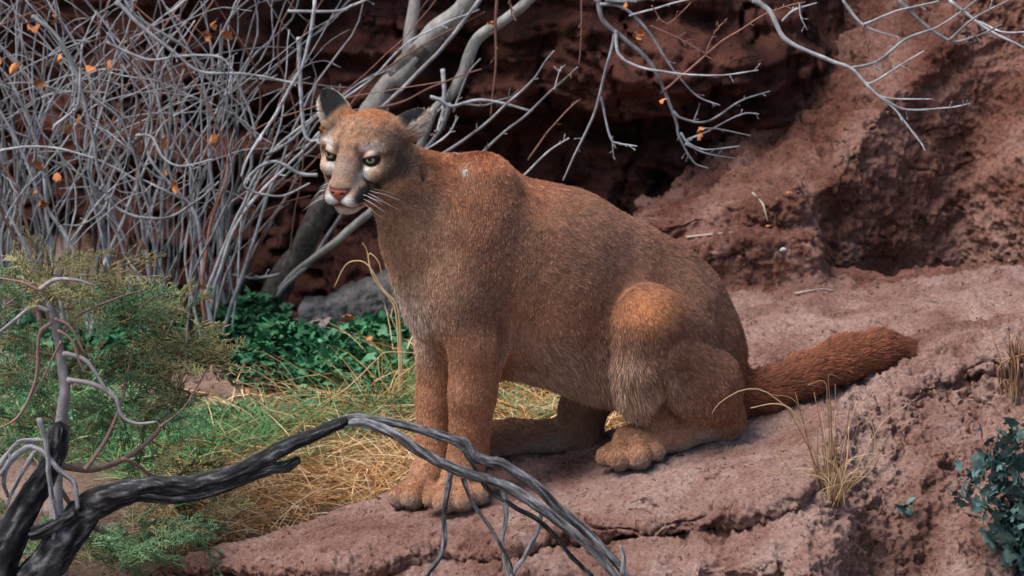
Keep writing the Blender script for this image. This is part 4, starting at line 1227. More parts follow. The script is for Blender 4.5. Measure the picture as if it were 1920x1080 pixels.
# brown stub of dry stalks at the rock's far edge
eb = hit_on(ledge, 1903, 738)[0]
stub = thing('dead_stalks', eb, 'clump of dead brown upright stalks at the edge of the rock ledge', 'grass tuft')
for i in range(22):
    x = PR.normal(0, 0.012)
    stalk(stub, [eb+[x, PR.normal(0, 0.012), -0.03], eb+[x*1.2+PR.normal(0, 0.006), PR.normal(0, 0.01), 0.06], eb+[x*1.6+PR.normal(0, 0.018), PR.normal(0, 0.015), PR.uniform(0.07, 0.14)]], 0.003, 0.0015, m_brown, 8)
for i in range(4):
    s_ = -1
    stalk(stub, [eb+[0, 0, -0.02], eb+[s_*0.02*i*0.4, 0, 0.03], eb+[s_*PR.uniform(0.02, 0.05), -0.01, PR.uniform(0.0, 0.12)]], 0.0016, 0.0007, m_brown, 8)

# ---- blue-green weed and seedling on the rock
m_weed = mat_simple('weed_leaf', [(0.3, (0.03, 0.075, 0.068)), (0.5, (0.075, 0.14, 0.128)), (0.72, (0.17, 0.25, 0.225))], 45, 0.55, 0.3, 160, rand=0.4)
WEED = leaf_variants('leaf', m_weed, 6, 0.055, LRNG, lobed=True, curl=0.6)
def weed(root, stems, sizes, rng, dens=9):
    for pts, Y in stems:
        path = px_path(pts, Y, 24)
        t = Tubes(); t.add(path, np.linspace(0.003, 0.0012, 24), 5); under(root, 'stem', t.mesh('stem'), m_weed)
        for k in range(dens):
            i = int(3+20*k/dens)
            put(WEED[rng.integers(6)], 'leaf', path[i]+rng.normal(0, 0.022, 3), (rng.normal(0.9, 0.4), rng.normal(0, 0.5), rng.uniform(-2.0, 2.0)+math.pi), rng.uniform(*sizes), root)
wb = at(1935, 1120, -0.3)
wd_ = thing('leafy_weed', wb, 'blue-green lobed leafy weed hanging at the rough side of the rock ledge', 'plant')
WR = np.random.default_rng(3)
weed(wd_, [([(1935, 1120), (1905, 1020), (1865, 940), (1800, 895)], -0.32), ([(1935, 1120), (1890, 1010), (1850, 950), (1835, 910)], -0.34), ([(1935, 1120), (1900, 960), (1865, 880), (1855, 840)], -0.3), ([(1935, 1120), (1920, 1000), (1890, 900), (1880, 850)], -0.28), ([(1940, 1110), (1925, 960), (1905, 860), (1900, 800)], -0.25),
           ([(1940, 1110), (1925, 1040), (1895, 990), (1870, 960)], -0.33), ([(1945, 1100), (1935, 960), (1925, 880), (1920, 790)], -0.22), ([(1945, 1100), (1940, 1000), (1930, 930)], -0.3), ([(1940, 1115), (1925, 1060), (1905, 1030)], -0.32)], (0.32, 0.78), WR, 44)
sp_ = hit_on(ledge, 1698, 975)[0]
sd_ = thing('seedling', sp_, 'small dark green seedling in a hollow of the rough rock face', 'plant')
for k in range(9):
    a_ = k*0.7
    put(WEED[k % 6], 'leaf', sp_+np.array([math.cos(a_)*0.006, math.sin(a_)*0.006, 0.012+0.003*k]), (0.7, WR.normal(0, 0.3), a_), WR.uniform(0.3, 0.5), sd_)
# ================================================================== cougar
BA = math.radians(23)                                     # body turned 23 degrees towards the lens
LATB = np.array([math.sin(BA), -math.cos(BA), 0])         # the cat's left
u9 = 1/900.0
# head frame
HY, HP, HR = math.radians(26), math.radians(9), math.radians(2.5)
Fh = np.array([-math.sin(HY)*math.cos(HP), -math.cos(HY)*math.cos(HP), -math.sin(HP)])
Lh = np.array([math.cos(HY), -math.sin(HY), 0.0])
Uh = np.cross(Fh, Lh); Uh = unit(Uh)
if Uh[2] < 0: Uh = -Uh
Lr = Lh*math.cos(HR) - Uh*math.sin(HR); Ur = Uh*math.cos(HR) + Lh*math.sin(HR)
Lh, Uh = Lr, Ur
MH = np.stack([Fh, Lh, Uh])
HO = at(656, 293, -0.165) - Fh*0.062
def H(f, l, u): return HO + Fh*f + Lh*l + Uh*u

def axis(lo, hi, h0, h1, step, fine):
    a = np.arange(lo, h0, step); b = np.arange(h0, h1, fine); c = np.arange(h1, hi, step)
    return np.concatenate([a, b, c])
XS = axis(-0.46, 0.96, HO[0]-0.15, HO[0]+0.16, 0.006, 0.0021)
YS = axis(-0.36, 0.46, HO[1]-0.16, HO[1]+0.13, 0.006, 0.0021)
ZS = axis(-0.05, 0.84, HO[2]-0.16, HO[2]+0.17, 0.006, 0.0021)
C = Field(XS, YS, ZS)
BONES = []          # (a, b, kind) for the lie of the coat
def bone(a, b, ra, rb, k=0.03, flat=1.0, kind='body', lat=LATB):
    A, B = at(*a), at(*b)
    C.cone(A, B, ra*u9, rb*u9, k, flat, lat if flat != 1 else None)
    BONES.append((A, B, kind))
# trunk
bone((850, 432, 0.01), (882, 545, 0.02), 138, 116, 0.05, 0.95)
bone((882, 545, 0.02), (905, 625, 0.03), 116, 88, 0.05, 0.9)
bone((900, 480, 0.03), (1035, 532, 0.085), 165, 176, 0.06, 0.86)
bone((1035, 532, 0.085), (1172, 592, 0.15), 176, 170, 0.06, 0.86)
bone((1172, 592, 0.14), (1242, 604, 0.15), 172, 130, 0.05, 0.95)
bone((1242, 604, 0.15), (1290, 655, 0.16), 130, 104, 0.05, 1.0)
bone((1290, 655, 0.16), (1325, 708, 0.18), 104, 70, 0.05, 1.0)
bone((945, 630, 0.04), (1100, 665, 0.1), 52, 62, 0.05)
# neck and withers
bone((740, 330, -0.06), (858, 428, 0.0), 66, 140, 0.035, 0.92, 'neck')
bone((905, 350, -0.03), (868, 545, -0.085), 62, 70, 0.045)
bone((900, 345, 0.07), (868, 545, 0.1), 58, 66, 0.045)
# near fore leg
bone((862, 520, -0.08), (898, 628, -0.085), 74, 60, 0.035)
bone((898, 628, -0.085), (886, 740, -0.075), 54, 42, 0.03, kind='leg')
bone((886, 740, -0.075), (879, 850, -0.05), 42, 35, 0.02, kind='leg')
bone((879, 850, -0.05), (866, 905, -0.06), 35, 37, 0.02, kind='leg')
def paw(toes, body, claws=()):
    for i, (x, y, Y, r) in enumerate(toes):
        c = at(x, y, Y)
        b = at(*body[i])
        C.cone(b, c, r*u9*0.80, r*u9*0.95, 0.0045)
        BONES.append((b, c, 'paw'))
paw([(810, 934, -0.095, 19), (834, 939, -0.125, 23), (867, 937, -0.125, 24), (896, 929, -0.095, 23)],
    [(845, 905, -0.055), (855, 905, -0.06), (870, 905, -0.06), (882, 905, -0.055)])
bone((866, 900, -0.06), (860, 922, -0.075), 37, 28, 0.015, kind='paw')
# far fore leg
bone((850, 530, 0.1), (832, 640, 0.1), 66, 50, 0.035)
bone((832, 640, 0.1), (818, 750, 0.09), 48, 38, 0.03, kind='leg')
bone((818, 750, 0.09), (814, 860, 0.07), 38, 33, 0.02, kind='leg')
bone((814, 860, 0.07), (802, 900, 0.045), 33, 38, 0.02, kind='leg')
paw([(749, 932, -0.005, 20), (774, 933, -0.028, 23), (804, 931, -0.015, 22)],
    [(785, 905, 0.03), (792, 905, 0.02), (802, 905, 0.03)])
bone((800, 900, 0.04), (785, 922, 0.01), 36, 28, 0.015, kind='paw')
# near hind leg
bone((1272, 640, 0.05), (1214, 606, -0.03), 76, 72, 0.014, kind='thigh')
bone((1214, 606, -0.03), (1208, 680, -0.03), 70, 60, 0.014, kind='thigh')
bone((1208, 680, -0.03), (1200, 748, -0.01), 58, 34, 0.02, kind='flank')
bone((1250, 660, -0.03), (1318, 722, 0.03), 58, 74, 0.008, kind='shin')
bone((1318, 722, 0.03), (1362, 785, 0.055), 72, 36, 0.02, kind='shin')
bone((1195, 740, 0.0), (1255, 800, 0.0), 36, 24, 0.018, kind='shin')
bone((1362, 788, 0.055), (1275, 812, 0.01), 31, 30, 0.016, kind='paw')
bone((1275, 812, 0.01), (1185, 830, -0.015), 30, 34, 0.016, kind='paw')
paw([(1136, 857, -0.045, 19), (1160, 860, -0.065, 24), (1197, 856, -0.065, 25), (1228, 846, -0.04, 20)],
    [(1175, 832, -0.015), (1182, 832, -0.022), (1198, 830, -0.025), (1218, 826, -0.012)])
# far hind leg
bone((1140, 660, 0.22), (1092, 770, 0.2), 74, 46, 0.03, kind='leg')
bone((1092, 770, 0.2), (1098, 815, 0.2), 44, 34, 0.02, kind='leg')
bone((1098, 815, 0.2), (960, 818, 0.2), 34, 31, 0.02, kind='paw')
bone((960, 818, 0.2), (890, 828, 0.18), 31, 33, 0.02, kind='paw')
# folds: behind the elbow, in front of the thigh, above the calf
C.cone(at(950, 525, -0.17), at(944, 655, -0.115), 0.010, 0.021, 0.016, op='carve')
C.cone(at(1236, 665, -0.13), at(1248, 720, -0.095), 0.008, 0.014, 0.010, op='carve')
C.cone(at(1248, 720, -0.095), at(1276, 800, -0.04), 0.014, 0.017, 0.010, op='carve')
C.cone(at(1160, 545, -0.12), at(1128, 640, -0.115), 0.006, 0.010, 0.02, op='carve')
# tail
TAIL = [(1372, 738, 0.17, 38), (1440, 732, 0.18, 37), (1510, 702, 0.215, 36), (1580, 672, 0.25, 38), (1650, 657, 0.28, 35), (1708, 663, 0.3, 23)]
for p, q in zip(TAIL[:-1], TAIL[1:]):
    bone(p[:3], q[:3], p[3], q[3], 0.03, kind='tail')
bone((1330, 700, 0.2), (1375, 738, 0.17), 60, 38, 0.04, kind='tail')

# head
MD = 0.007
def dn(u): return u - MD*min(max((-u-0.02)/0.02, 0), 1)
def hell(f, l, u, rf, rl, ru, k=0.015, op='add'): C.ell(H(f, l, dn(u)), (rf, rl, ru), MH, k, op)
def hcone(a, b, ra, rb, k=0.015, op='add'): C.cone(H(a[0], a[1], dn(a[2])), H(b[0], b[1], dn(b[2])), ra, rb, k, op=op)
hell(-0.025, 0, 0.006, 0.086, 0.076, 0.060, 0.02)                       # skull
hell(0.018, 0, 0.024, 0.05, 0.056, 0.033, 0.02)                        # forehead
for s in (-1, 1):
    hell(-0.002, s*0.056, -0.035, 0.05, 0.032, 0.05, 0.03)               # cheeks
    hell(-0.015, s*0.047, -0.066, 0.05, 0.033, 0.036, 0.03)             # jaw angle
    hcone((0.049, s*0.026, 0.021), (0.034, s*0.066, 0.018), 0.019, 0.014, 0.014)   # brows
    hell(0.015, s*0.062, 0.0, 0.036, 0.02, 0.032, 0.02)               # temples
    hell(0.05, s*0.05, -0.027, 0.024, 0.022, 0.02, 0.022)             # cheekbones
hcone((0.034, 0, 0.012), (0.096, 0, -0.045), 0.034, 0.0250, 0.022)     # bridge of the nose
hell(0.078, 0, -0.064, 0.036, 0.047, 0.033, 0.022)                       # muzzle
for s in (-1, 1):
    hell(0.096, s*0.0205, -0.067, 0.0235, 0.0225, 0.0195, 0.009)       # whisker pads
hcone((-0.02, 0, -0.072), (0.060, 0, -0.080), 0.048, 0.029, 0.022)     # lower jaw
hell(0.080, 0, -0.0935, 0.024, 0.027, 0.0130, 0.010)                    # chin
hell(0.110, 0, -0.0520, 0.013, 0.0205, 0.010, 0.006)                   # nose leather
# mouth line and philtrum
for s in (-1, 1):
    hcone((0.124, 0, -0.078), (0.110, s*0.020, -0.0865), 0.0030, 0.0032, 0.004, 'carve')
    hcone((0.110, s*0.020, -0.0865), (0.068, s*0.050, -0.084), 0.0032, 0.0035, 0.005, 'carve')
hcone((0.122, 0, -0.062), (0.122, 0, -0.078), 0.0026, 0.0026, 0.004, 'carve')
for s in (-1, 1):                                                     # nostrils
    hell(0.1205, s*0.0105, -0.0540, 0.005, 0.0046, 0.0026, 0.002, 'carve')
# eyes
EYE = []
EW, EHt = 0.0175, 0.0098
for s in (-1, 1):
    e = H(0.0510, s*0.0438, 0.0)
    fd = unit(Fh + s*0.42*Lh - 0.05*Uh)                               # the way the lid opening faces
    ld = unit(np.cross(Uh, fd)); ud = unit(np.cross(fd, ld))
    if ud @ Uh < 0: ud = -ud
    ld = unit(ld - 0.0*ud)
    EYE.append((e, fd, ld, ud, s))
    C.ell(e + fd*0.012, (0.019, 0.022, 0.0135), np.stack([fd, ld, ud]), 0.012, 'carve')   # socket
    C.ell(e, (0.0182,)*3, None, 0.006)                                # lids over the ball
    def lens(X, Y, Z, e=e, fd=fd, ld=ld, ud=ud, s=s):
        x, y, z = X-e[0], Y-e[1], Z-e[2]
        f = x*fd[0]+y*fd[1]+z*fd[2]; l = x*ld[0]+y*ld[1]+z*ld[2]; u = x*ud[0]+y*ud[1]+z*ud[2]
        l = np.where(ld @ Lh > 0, l, -l)*s                            # + towards the outer corner
        u = u - 0.13*l + 0.001
        q = np.maximum(1-(l/EW)**2, -3)
        up = u - 0.0034*q; low = -u - 0.0066*q
        return np.maximum(np.maximum(up, low), 0.006-f)
    C.add(lens, e-0.03, e+0.03, 0.002, op='carve')
for s in (-1, 1):                                                     # the cheek stands off the neck
    hcone((-0.058, s*0.108, 0.025), (-0.050, s*0.100, -0.085), 0.010, 0.012, 0.03, 'carve')
# ears, turned out and back
EARS = []
for s, tip, b0, b1 in ((-1, (-0.045, -0.110, 0.096), (-0.01, -0.028, 0.058), (-0.03, -0.096, 0.018)),
                       (1, (-0.06, 0.116, 0.072), (-0.03, 0.050, 0.050), (-0.025, 0.088, 0.006))):
    t, p0, p1 = H(*tip), H(*b0), H(*b1)
    base = (p0+p1)/2
    ax = unit(t-base); wd = unit((p1-p0) - ((p1-p0)@ax)*ax); nrm = np.cross(ax, wd)
    front = -Fh
    if nrm @ front < 0: nrm = -nrm                                    # the open side
    Le = np.linalg.norm(t-base); We = np.linalg.norm(p1-p0)/2
    EARS.append((base, ax, wd, nrm, Le, We, s))
    def ear(X, Y, Z, base=base, ax=ax, wd=wd, nrm=nrm, Le=Le, We=We):
        x, y, z = X-base[0], Y-base[1], Z-base[2]
        a = x*ax[0]+y*ax[1]+z*ax[2]; w = x*wd[0]+y*wd[1]+z*wd[2]; n = x*nrm[0]+y*nrm[1]+z*nrm[2]
        t = np.clip(a/Le, -0.3, 1.0)
        half = We*np.sqrt(np.clip(1-np.maximum(t, 0)**1.9, 0.0, 1))*1.0 + 0.002
        cup = -0.014*(1-(w/np.maximum(half, 0.004))**2)*(1-0.6*np.clip(t, 0, 1))   # curls forward at its edges
        th = 0.0065*(1-0.5*np.clip(t, 0, 1)) 
        d = np.maximum(np.abs(w)-half, np.abs(n-cup)-th)
        return np.maximum(np.maximum(d, a-Le), -a-0.015)*0.8
    C.add(ear, np.minimum(base, t)-0.06, np.maximum(base, t)+0.06, 0.012)

CV, CF = C.nets()
del C
CV = relax(CV, CF, 2, 0.4)
CN = vert_normals(CV, CF)
if (CN*(CV-CV.mean(0))).sum() < 0:
    CF = CF[:, ::-1]; CN = -CN
# soft folds of the coat
hl = (CV-HO) @ MH.T                                                   # head coordinates (f, l, u)
inhead = smooth01(-np.linalg.norm(hl*[1, 1, 0.95]-np.array([0.01, 0, -0.01]), axis=1), -0.15, -0.12)
CV = CV + CN*((0.0022*fbm(CV*[1, 1, 0.7], 14, 3, 0.5, 3)*(1-inhead))[:, None])

def lerp(c, d, t):
    t = np.asarray(t)[:, None]
    return c*(1-t)+np.asarray(d, float)*t

BA_, BB_ = np.array([b[0] for b in BONES]), np.array([b[1] for b in BONES])
BK = [b[2] for b in BONES]
def kinds(P):
    """nearest-bone weights of each coat region and the lie of the hair"""
    P = np.asarray(P, np.float64)
    best = np.full(len(P), 9.0); flow = np.zeros((len(P), 3)); W = {}
    tot = np.zeros(len(P))
    for a, b, k in zip(BA_, BB_, BK):
        ab = b-a; t = np.clip(((P-a)@ab)/(ab@ab), 0, 1)
        d = np.linalg.norm(P-a-t[:, None]*ab, axis=1)
        w = np.exp(-(d/0.045)**2)+1e-9
        dr = unit(ab) if k not in ('thigh', 'flank') else np.array([0.45, 0.1, -0.88])
        flow += w[:, None]*dr; tot += w
        W[k] = W.get(k, 0)+w
    for k in W: W[k] = W[k]/tot
    return W, unit(flow)

def coat(P, N):
    """albedo, hair length and hair lie for points on the cat"""
    W, flow = kinds(P)
    z = np.zeros(len(P))
    g = lambda k: W.get(k, z)
    px = proj(P)
    nz = N[:, 2]
    n1 = fbm(P, 9, 3, 0.55, 1); n2 = fbm(P, 45, 3, 0.6, 5); n3 = fbm(P*[1, 1, 0.35], 26, 3, 0.6, 6)
    lat = N@LATB
    tawny = np.array([0.285, 0.128, 0.068])
    c = np.tile(tawny, (len(P), 1))
    c = lerp(c, [0.36, 0.175, 0.095], smooth01(n1, -0.2, 0.9)*0.25)
    c = lerp(c, [0.165, 0.085, 0.055], smooth01(n3, 0.05, 0.9)*0.38)
    c = lerp(c, [0.37, 0.135, 0.058], smooth01(nz, 0.25, 0.8)*0.65*(1-g('tail'))*smooth01(-P[:, 0], -0.2, 0.05))          # redder back
    body = 1-g('tail')-g('leg')-g('paw')
    back = smooth01(P[:, 0], 0.05, 0.3)*np.clip(body, 0, 1)
    c = lerp(c, [0.15, 0.08, 0.054], back*0.6*smooth01(P[:, 2], 0.15, 0.3))                                          # duller loins
    # pale underside, chest and throat
    under = smooth01(-nz, 0.15, 0.8)*np.clip(body, 0, 1)
    c = lerp(c, [0.47, 0.33, 0.23], under*0.75)
    fwd = N@np.array([-math.cos(BA), -math.sin(BA), 0])
    chest = smooth01(fwd, 0.45, 0.80)*smooth01(-P[:, 0], 0.12, 0.2)*smooth01(P[:, 2], 0.2, 0.3)*smooth01(-P[:, 2], -0.58, -0.40)
    c = lerp(c, [0.60, 0.47, 0.36], chest*0.85)
    c = lerp(c, [0.42, 0.245, 0.145], smooth01(fwd, 0.1, 0.6)*smooth01(-P[:, 0], 0.0, 0.15)*0.7*(1-chest))
    inner = smooth01(-lat, 0.2, 0.7)*(g('leg'))
    c = lerp(c, [0.36, 0.2, 0.12], inner*0.5)
    # legs warm tan, thigh top rufous and painted as lit, flank tufts pale, paws paler
    c = lerp(c, [0.37, 0.175, 0.09], g('leg')*0.8)
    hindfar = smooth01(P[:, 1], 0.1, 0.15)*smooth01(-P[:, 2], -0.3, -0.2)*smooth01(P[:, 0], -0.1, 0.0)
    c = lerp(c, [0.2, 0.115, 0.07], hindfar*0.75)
    kn = at(1212, 575, -0.06)
    c = lerp(c, [0.52, 0.205, 0.075], np.exp(-(np.linalg.norm((P-kn)*[1, 0.5, 1.5], axis=1)/0.065)**2)*0.9)  # rufous knee, the strong light on its top painted into the coat
    fk = at(1170, 725, -0.05)
    fl = np.exp(-(np.linalg.norm((P-fk)*[1, 0.5, 0.75], axis=1)/0.062)**2)*smooth01(-P[:, 1], -0.12, -0.02)
    c = lerp(c, [0.43, 0.3, 0.2], fl*0.85)
    bp_ = at(985, 655, -0.1)
    c = lerp(c, [0.47, 0.31, 0.21], np.exp(-(np.linalg.norm((P-bp_)*[0.7, 0.4, 1.2], axis=1)/0.045)**2)*0.6)
    hk = at(1350, 770, 0.03)
    c = lerp(c, [0.30, 0.11, 0.05], np.exp(-(np.linalg.norm(P-hk, axis=1)/0.075)**2)*0.8)
    tp = smooth01(px[:, 1]*0 + g('paw'), 0.4, 0.9)
    c = lerp(c, [0.36, 0.19, 0.105], tp*0.7*(1-hindfar))
    c = lerp(c, [0.30, 0.24, 0.19], tp*smooth01(-(P[:, 2]-shelf_z(P[:, 0], P[:, 1])), -0.05, -0.015)*0.85)
    # tail dark rufous
    c = lerp(c, [0.22, 0.075, 0.034], smooth01(g('tail'), 0.3, 0.8)*0.9)
    c = lerp(c, [0.09, 0.045, 0.03], smooth01(g('tail'), 0.3, 0.8)*smooth01(P[:, 0], 0.72, 0.88)*0.4)
    # smoky coat patches, with the shoulder's form shading painted in
    for q, r, a in ((at(798, 385, -0.12), 0.05, 0.8), (at(890, 525, -0.16), 0.09, 0.5), (at(915, 590, -0.15), 0.05, 0.5), (at(965, 430, -0.1), 0.06, 0.45), (at(800, 470, -0.12), 0.03, 0.3), (at(1120, 480, -0.05), 0.13, 0.35)):
        c = lerp(c, [0.12, 0.07, 0.05], a*np.exp(-(np.linalg.norm((P-q)*[1.3, 0.5, 0.8], axis=1)/r)**2))
    for q, r, a, col in ((at(1060, 470, -0.08), 0.10, 0.5, [0.15, 0.088, 0.062]), (at(1190, 440, 0.0), 0.09, 0.55, [0.14, 0.085, 0.062]), (at(1290, 540, 0.1), 0.08, 0.5, [0.12, 0.075, 0.058]),
                         (at(820, 560, -0.12), 0.055, 0.5, [0.44, 0.29, 0.19]), (at(745, 430, -0.1), 0.06, 0.45, [0.46, 0.285, 0.17]), (at(1040, 620, -0.1), 0.07, 0.35, [0.40, 0.22, 0.13]),
                         (at(1320, 740, -0.05), 0.06, 0.35, [0.16, 0.08, 0.05]), (at(1260, 620, -0.12), 0.05, 0.35, [0.20, 0.115, 0.075])):
        c = lerp(c, col, a*np.exp(-(np.linalg.norm((P-q)*[1.0, 0.5, 1.1], axis=1)/r)**2)*(0.8+0.4*n1))
    for q, r in ((at(872, 322, -0.1), 0.0055), (at(845, 283, -0.05), 0.004), (at(862, 285, -0.05), 0.004)):
        dd = proj(P) - proj(q)
        c = lerp(c, [0.75, 0.7, 0.65], np.exp(-((dd[:, 0]*u9/r)**2+(dd[:, 1]*u9/r/1.3)**2))*0.8*(P[:, 1] < 0.1))
    c = c*np.array([1.04, 1.03, 1.08])
    length = 0.0085 + 0.013*smooth01(under, 0.2, 0.8) + 0.020*fl + 0.010*g('tail') + 0.004*g('flank') - 0.002*g('leg') - 0.0025*g('paw')
    length += 0.006*chest
    # ---------------- head
    h = (P-HO) @ MH.T
    f, l, u = h[:, 0], h[:, 1], h[:, 2]
    u = u + MD*np.clip((-u-0.02)/(0.02+MD), 0, 1)
    jn = 0.0032*np.stack([fbm(h, 95, 2, 0.6, k) for k in (1, 2, 3)], 1)*smooth01(-f, -0.105, -0.085)[:, None]
    f, l, u = f+jn[:, 0], l+jn[:, 1], u+jn[:, 2]                          # ragged edges to the markings
    al = np.abs(l)
    hd = smooth01(-np.linalg.norm((h-[0.02, 0, -0.01])*[0.85, 1, 0.95], axis=1), -0.135, -0.105)
    def blob(cf, cl, cu, rf, rl, ru, both=True):
        L_ = al if both else l
        return np.exp(-(((f-cf)/rf)**2+((L_-cl)/rl)**2+((u-cu)/ru)**2))
    hc = np.tile(np.array([0.33, 0.185, 0.115]), (len(P), 1))
    hn_ = fbm(h, 55, 3, 0.6, 2)
    hc = lerp(hc, [0.20, 0.115, 0.075], smooth01(hn_, 0.0, 0.9)*0.5)
    hc = lerp(hc, [0.40, 0.155, 0.06], smooth01(u, 0.04, 0.07)*smooth01(-f, -0.035, 0.01)*0.95)   # rufous crown
    hc = lerp(hc, [0.47, 0.27, 0.16], blob(0.06, 0.0, 0.042, 0.05, 0.04, 0.028)*0.8)       # forehead
    hc = lerp(hc, [0.24, 0.13, 0.08], blob(0.06, 0.02, 0.052, 0.05, 0.008, 0.022)*0.9)    # brow streaks
    hc = lerp(hc, [0.22, 0.12, 0.075], blob(0.03, 0.047, 0.046, 0.05, 0.010, 0.02)*0.8)
    hc = lerp(hc, [0.27, 0.20, 0.165], blob(0.085, 0.0, -0.018, 0.045, 0.026, 0.028)*0.9)   # grey nose bridge
    hc = lerp(hc, [0.62, 0.54, 0.48], np.clip(1.5*blob(0.055, 0.051, 0.021, 0.04, 0.021, 0.0095), 0, 1)*0.9)    # pale brows
    hc = lerp(hc, [0.05, 0.032, 0.025], blob(0.065, 0.0215, 0.020, 0.03, 0.006, 0.014)*0.9)
    hc = lerp(hc, [0.12, 0.075, 0.055], blob(0.08, 0.0275, -0.026, 0.04, 0.0065, 0.022)*0.9)
    hc = lerp(hc, [0.19, 0.105, 0.065], blob(0.05, 0.0, 0.065, 0.05, 0.008, 0.025)*0.5)
    hc = lerp(hc, [0.74, 0.70, 0.66], np.clip(1.5*blob(0.062, 0.0415, -0.0275, 0.04, 0.0118, 0.0135), 0, 1)*0.95)  # white under the eyes
    hc = lerp(hc, [0.115, 0.07, 0.05], blob(0.02, 0.085, -0.014, 0.045, 0.013, 0.014)*0.8)  # cheek stripe
    hc = lerp(hc, [0.16, 0.095, 0.065], blob(0.045, 0.063, -0.040, 0.035, 0.022, 0.009)*0.75)
    hc = lerp(hc, [0.48, 0.265, 0.14], blob(0.02, 0.078, -0.066, 0.05, 0.03, 0.016)*0.95)  # buff jowls
    def seg2(a0, u0, a1, u1, wd_):
        da, du = a1-a0, u1-u0
        t = np.clip(((al-a0)*da+(u-u0)*du)/(da*da+du*du), 0, 1)
        return np.exp(-((al-a0-t*da)**2+(u-u0-t*du)**2)/wd_**2)*smooth01(f, -0.04, -0.01)
    hc = lerp(hc, [0.44, 0.30, 0.21], seg2(0.055, -0.024, 0.074, -0.016, 0.012)*0.8)      # pale cheek below the eye
    hc = lerp(hc, [0.085, 0.05, 0.036], seg2(0.091, -0.004, 0.081, -0.034, 0.0115)*0.95)  # dark cheek band
    hc = lerp(hc, [0.11, 0.066, 0.048], seg2(0.081, -0.034, 0.050, -0.052, 0.0095)*0.92)
    hc = lerp(hc, [0.10, 0.062, 0.046], seg2(0.058, 0.008, 0.078, 0.004, 0.006)*0.7)
    hc = lerp(hc, [0.07, 0.045, 0.036], seg2(0.066, 0.036, 0.090, 0.012, 0.012)*0.85)      # dark at the ear's foot
    for e, fd, ld, ud, s in EYE:
        q = P-e; ff = q@fd; ll = q@ld*(1 if ld@Lh > 0 else -1)*s; uu = q@ud - 0.13*ll + 0.001
        rr = np.sqrt((ll/1.55)**2 + (uu+0.0025)**2)
        hc = lerp(hc, [0.012, 0.010, 0.009], smooth01(-rr, -0.0138, -0.0108)*(ff > 0))
        tear = np.exp(-(((ll+0.021)/0.006)**2+((uu+0.012)/0.010)**2))*(ff > -0.01)
        hc = lerp(hc, [0.02, 0.015, 0.012], tear*0.85)
    # muzzle
    pad = np.exp(-(((al-0.020)/0.0175)**2+((u+0.0695)/0.0125)**2)**1.5)*smooth01(f, 0.075, 0.092)
    hc = lerp(hc, [0.40, 0.30, 0.23], blob(0.095, 0.025, -0.055, 0.03, 0.022, 0.014)*0.8)
    hc = lerp(hc, [0.80, 0.78, 0.75], pad)
    for r_ in range(3):                                                   # whisker-spot rows
        hc = lerp(hc, [0.12, 0.09, 0.075], np.exp(-((u+0.0595+0.006*r_)/0.0011)**2)*smooth01(al, 0.016, 0.024)*smooth01(f, 0.075, 0.085)*0.45)
    hc = lerp(hc, [0.52, 0.44, 0.36], smooth01(-u, 0.087, 0.093)*smooth01(f, 0.05, 0.075)*smooth01(-al, -0.05, -0.032))
    hc = lerp(hc, [0.30, 0.22, 0.17], smooth01(-u, 0.101, 0.109)*smooth01(f, 0.03, 0.07)*0.6)
    side = np.exp(-(((al-0.0450)/0.0145)**2+((u+0.061+0.25*(al-0.0445))/0.0215)**2)**1.8)*smooth01(f, 0.035, 0.05)
    hc = lerp(hc, [0.016, 0.013, 0.012], np.clip(side*1.15, 0, 1)*0.96)
    lipd = smooth01(al, 0.016, 0.03)
    mouth = np.exp(-((u+0.0785+0.008*smooth01(al, 0.0, 0.02)-0.002*smooth01(al, 0.03, 0.05))/0.0030)**2)*smooth01(f, 0.055, 0.07)
    hc = lerp(hc, [0.025, 0.018, 0.016], mouth*0.9)
    hc = lerp(hc, [0.04, 0.025, 0.02], np.exp(-(l/0.0022)**2)*smooth01(f, 0.105, 0.112)*smooth01(-u, 0.063, 0.066)*0.85)
    ng = smooth01(f, 0.100, 0.107)
    un = u; u = u + 0.0065                                              # the nose leather sits low
    shape = smooth01(-(al - 0.0168*np.clip((u+0.0610)/0.018, 0, 1)**0.8), -0.0012, 0.0012)
    nose = ng*shape*smooth01(-u, 0.0395, 0.0415)*smooth01(u, -0.061, -0.059)
    nost = np.exp(-(((al-0.0105)/0.0055)**2+((u+0.0475)/0.0032)**2)**2)*ng
    big = ng*smooth01(-(al - 0.0245*np.clip((u+0.0660)/0.024, 0, 1)**0.8), -0.0015, 0.0015)*smooth01(-u, 0.033, 0.037)
    rim = np.clip(big-nose, 0, 1)
    hc = lerp(hc, [0.035, 0.024, 0.02], rim*0.88)
    hc = lerp(hc, [0.44, 0.10, 0.07], nose)
    hc = lerp(hc, [0.02, 0.012, 0.01], nost*0.9)
    u = un
    hlen = 0.0048 + 0.010*smooth01(-f, -0.0, 0.04)*smooth01(-u, -0.01, 0.05) - 0.0020*smooth01(f, 0.045, 0.08)
    # ears
    for base, ax, wd, nrm, Le, We, s in EARS:
        q = P-base; a = q@ax; n = q@nrm; w = q@wd
        m = smooth01(a, 0.006, 0.02)*smooth01(-np.abs(w), -We*1.4, -We*1.1)*(np.abs(n) < 0.035)
        facing = N@nrm
        edge = smooth01(w + 0.004*fbm(P, 120, 2, 0.5, 4), We*(-0.05 if s > 0 else 0.35), We*(0.3 if s > 0 else 0.65))
        ec = lerp(np.tile(np.array([0.012, 0.012, 0.013]), (len(P), 1)), [0.60, 0.53, 0.45], smooth01(facing, -0.1, 0.35))
        ec = lerp(ec, [0.50, 0.42, 0.35], edge*0.9)
        ec = lerp(ec, [0.30, 0.19, 0.12], smooth01(-a, -0.028, -0.012)*0.8)
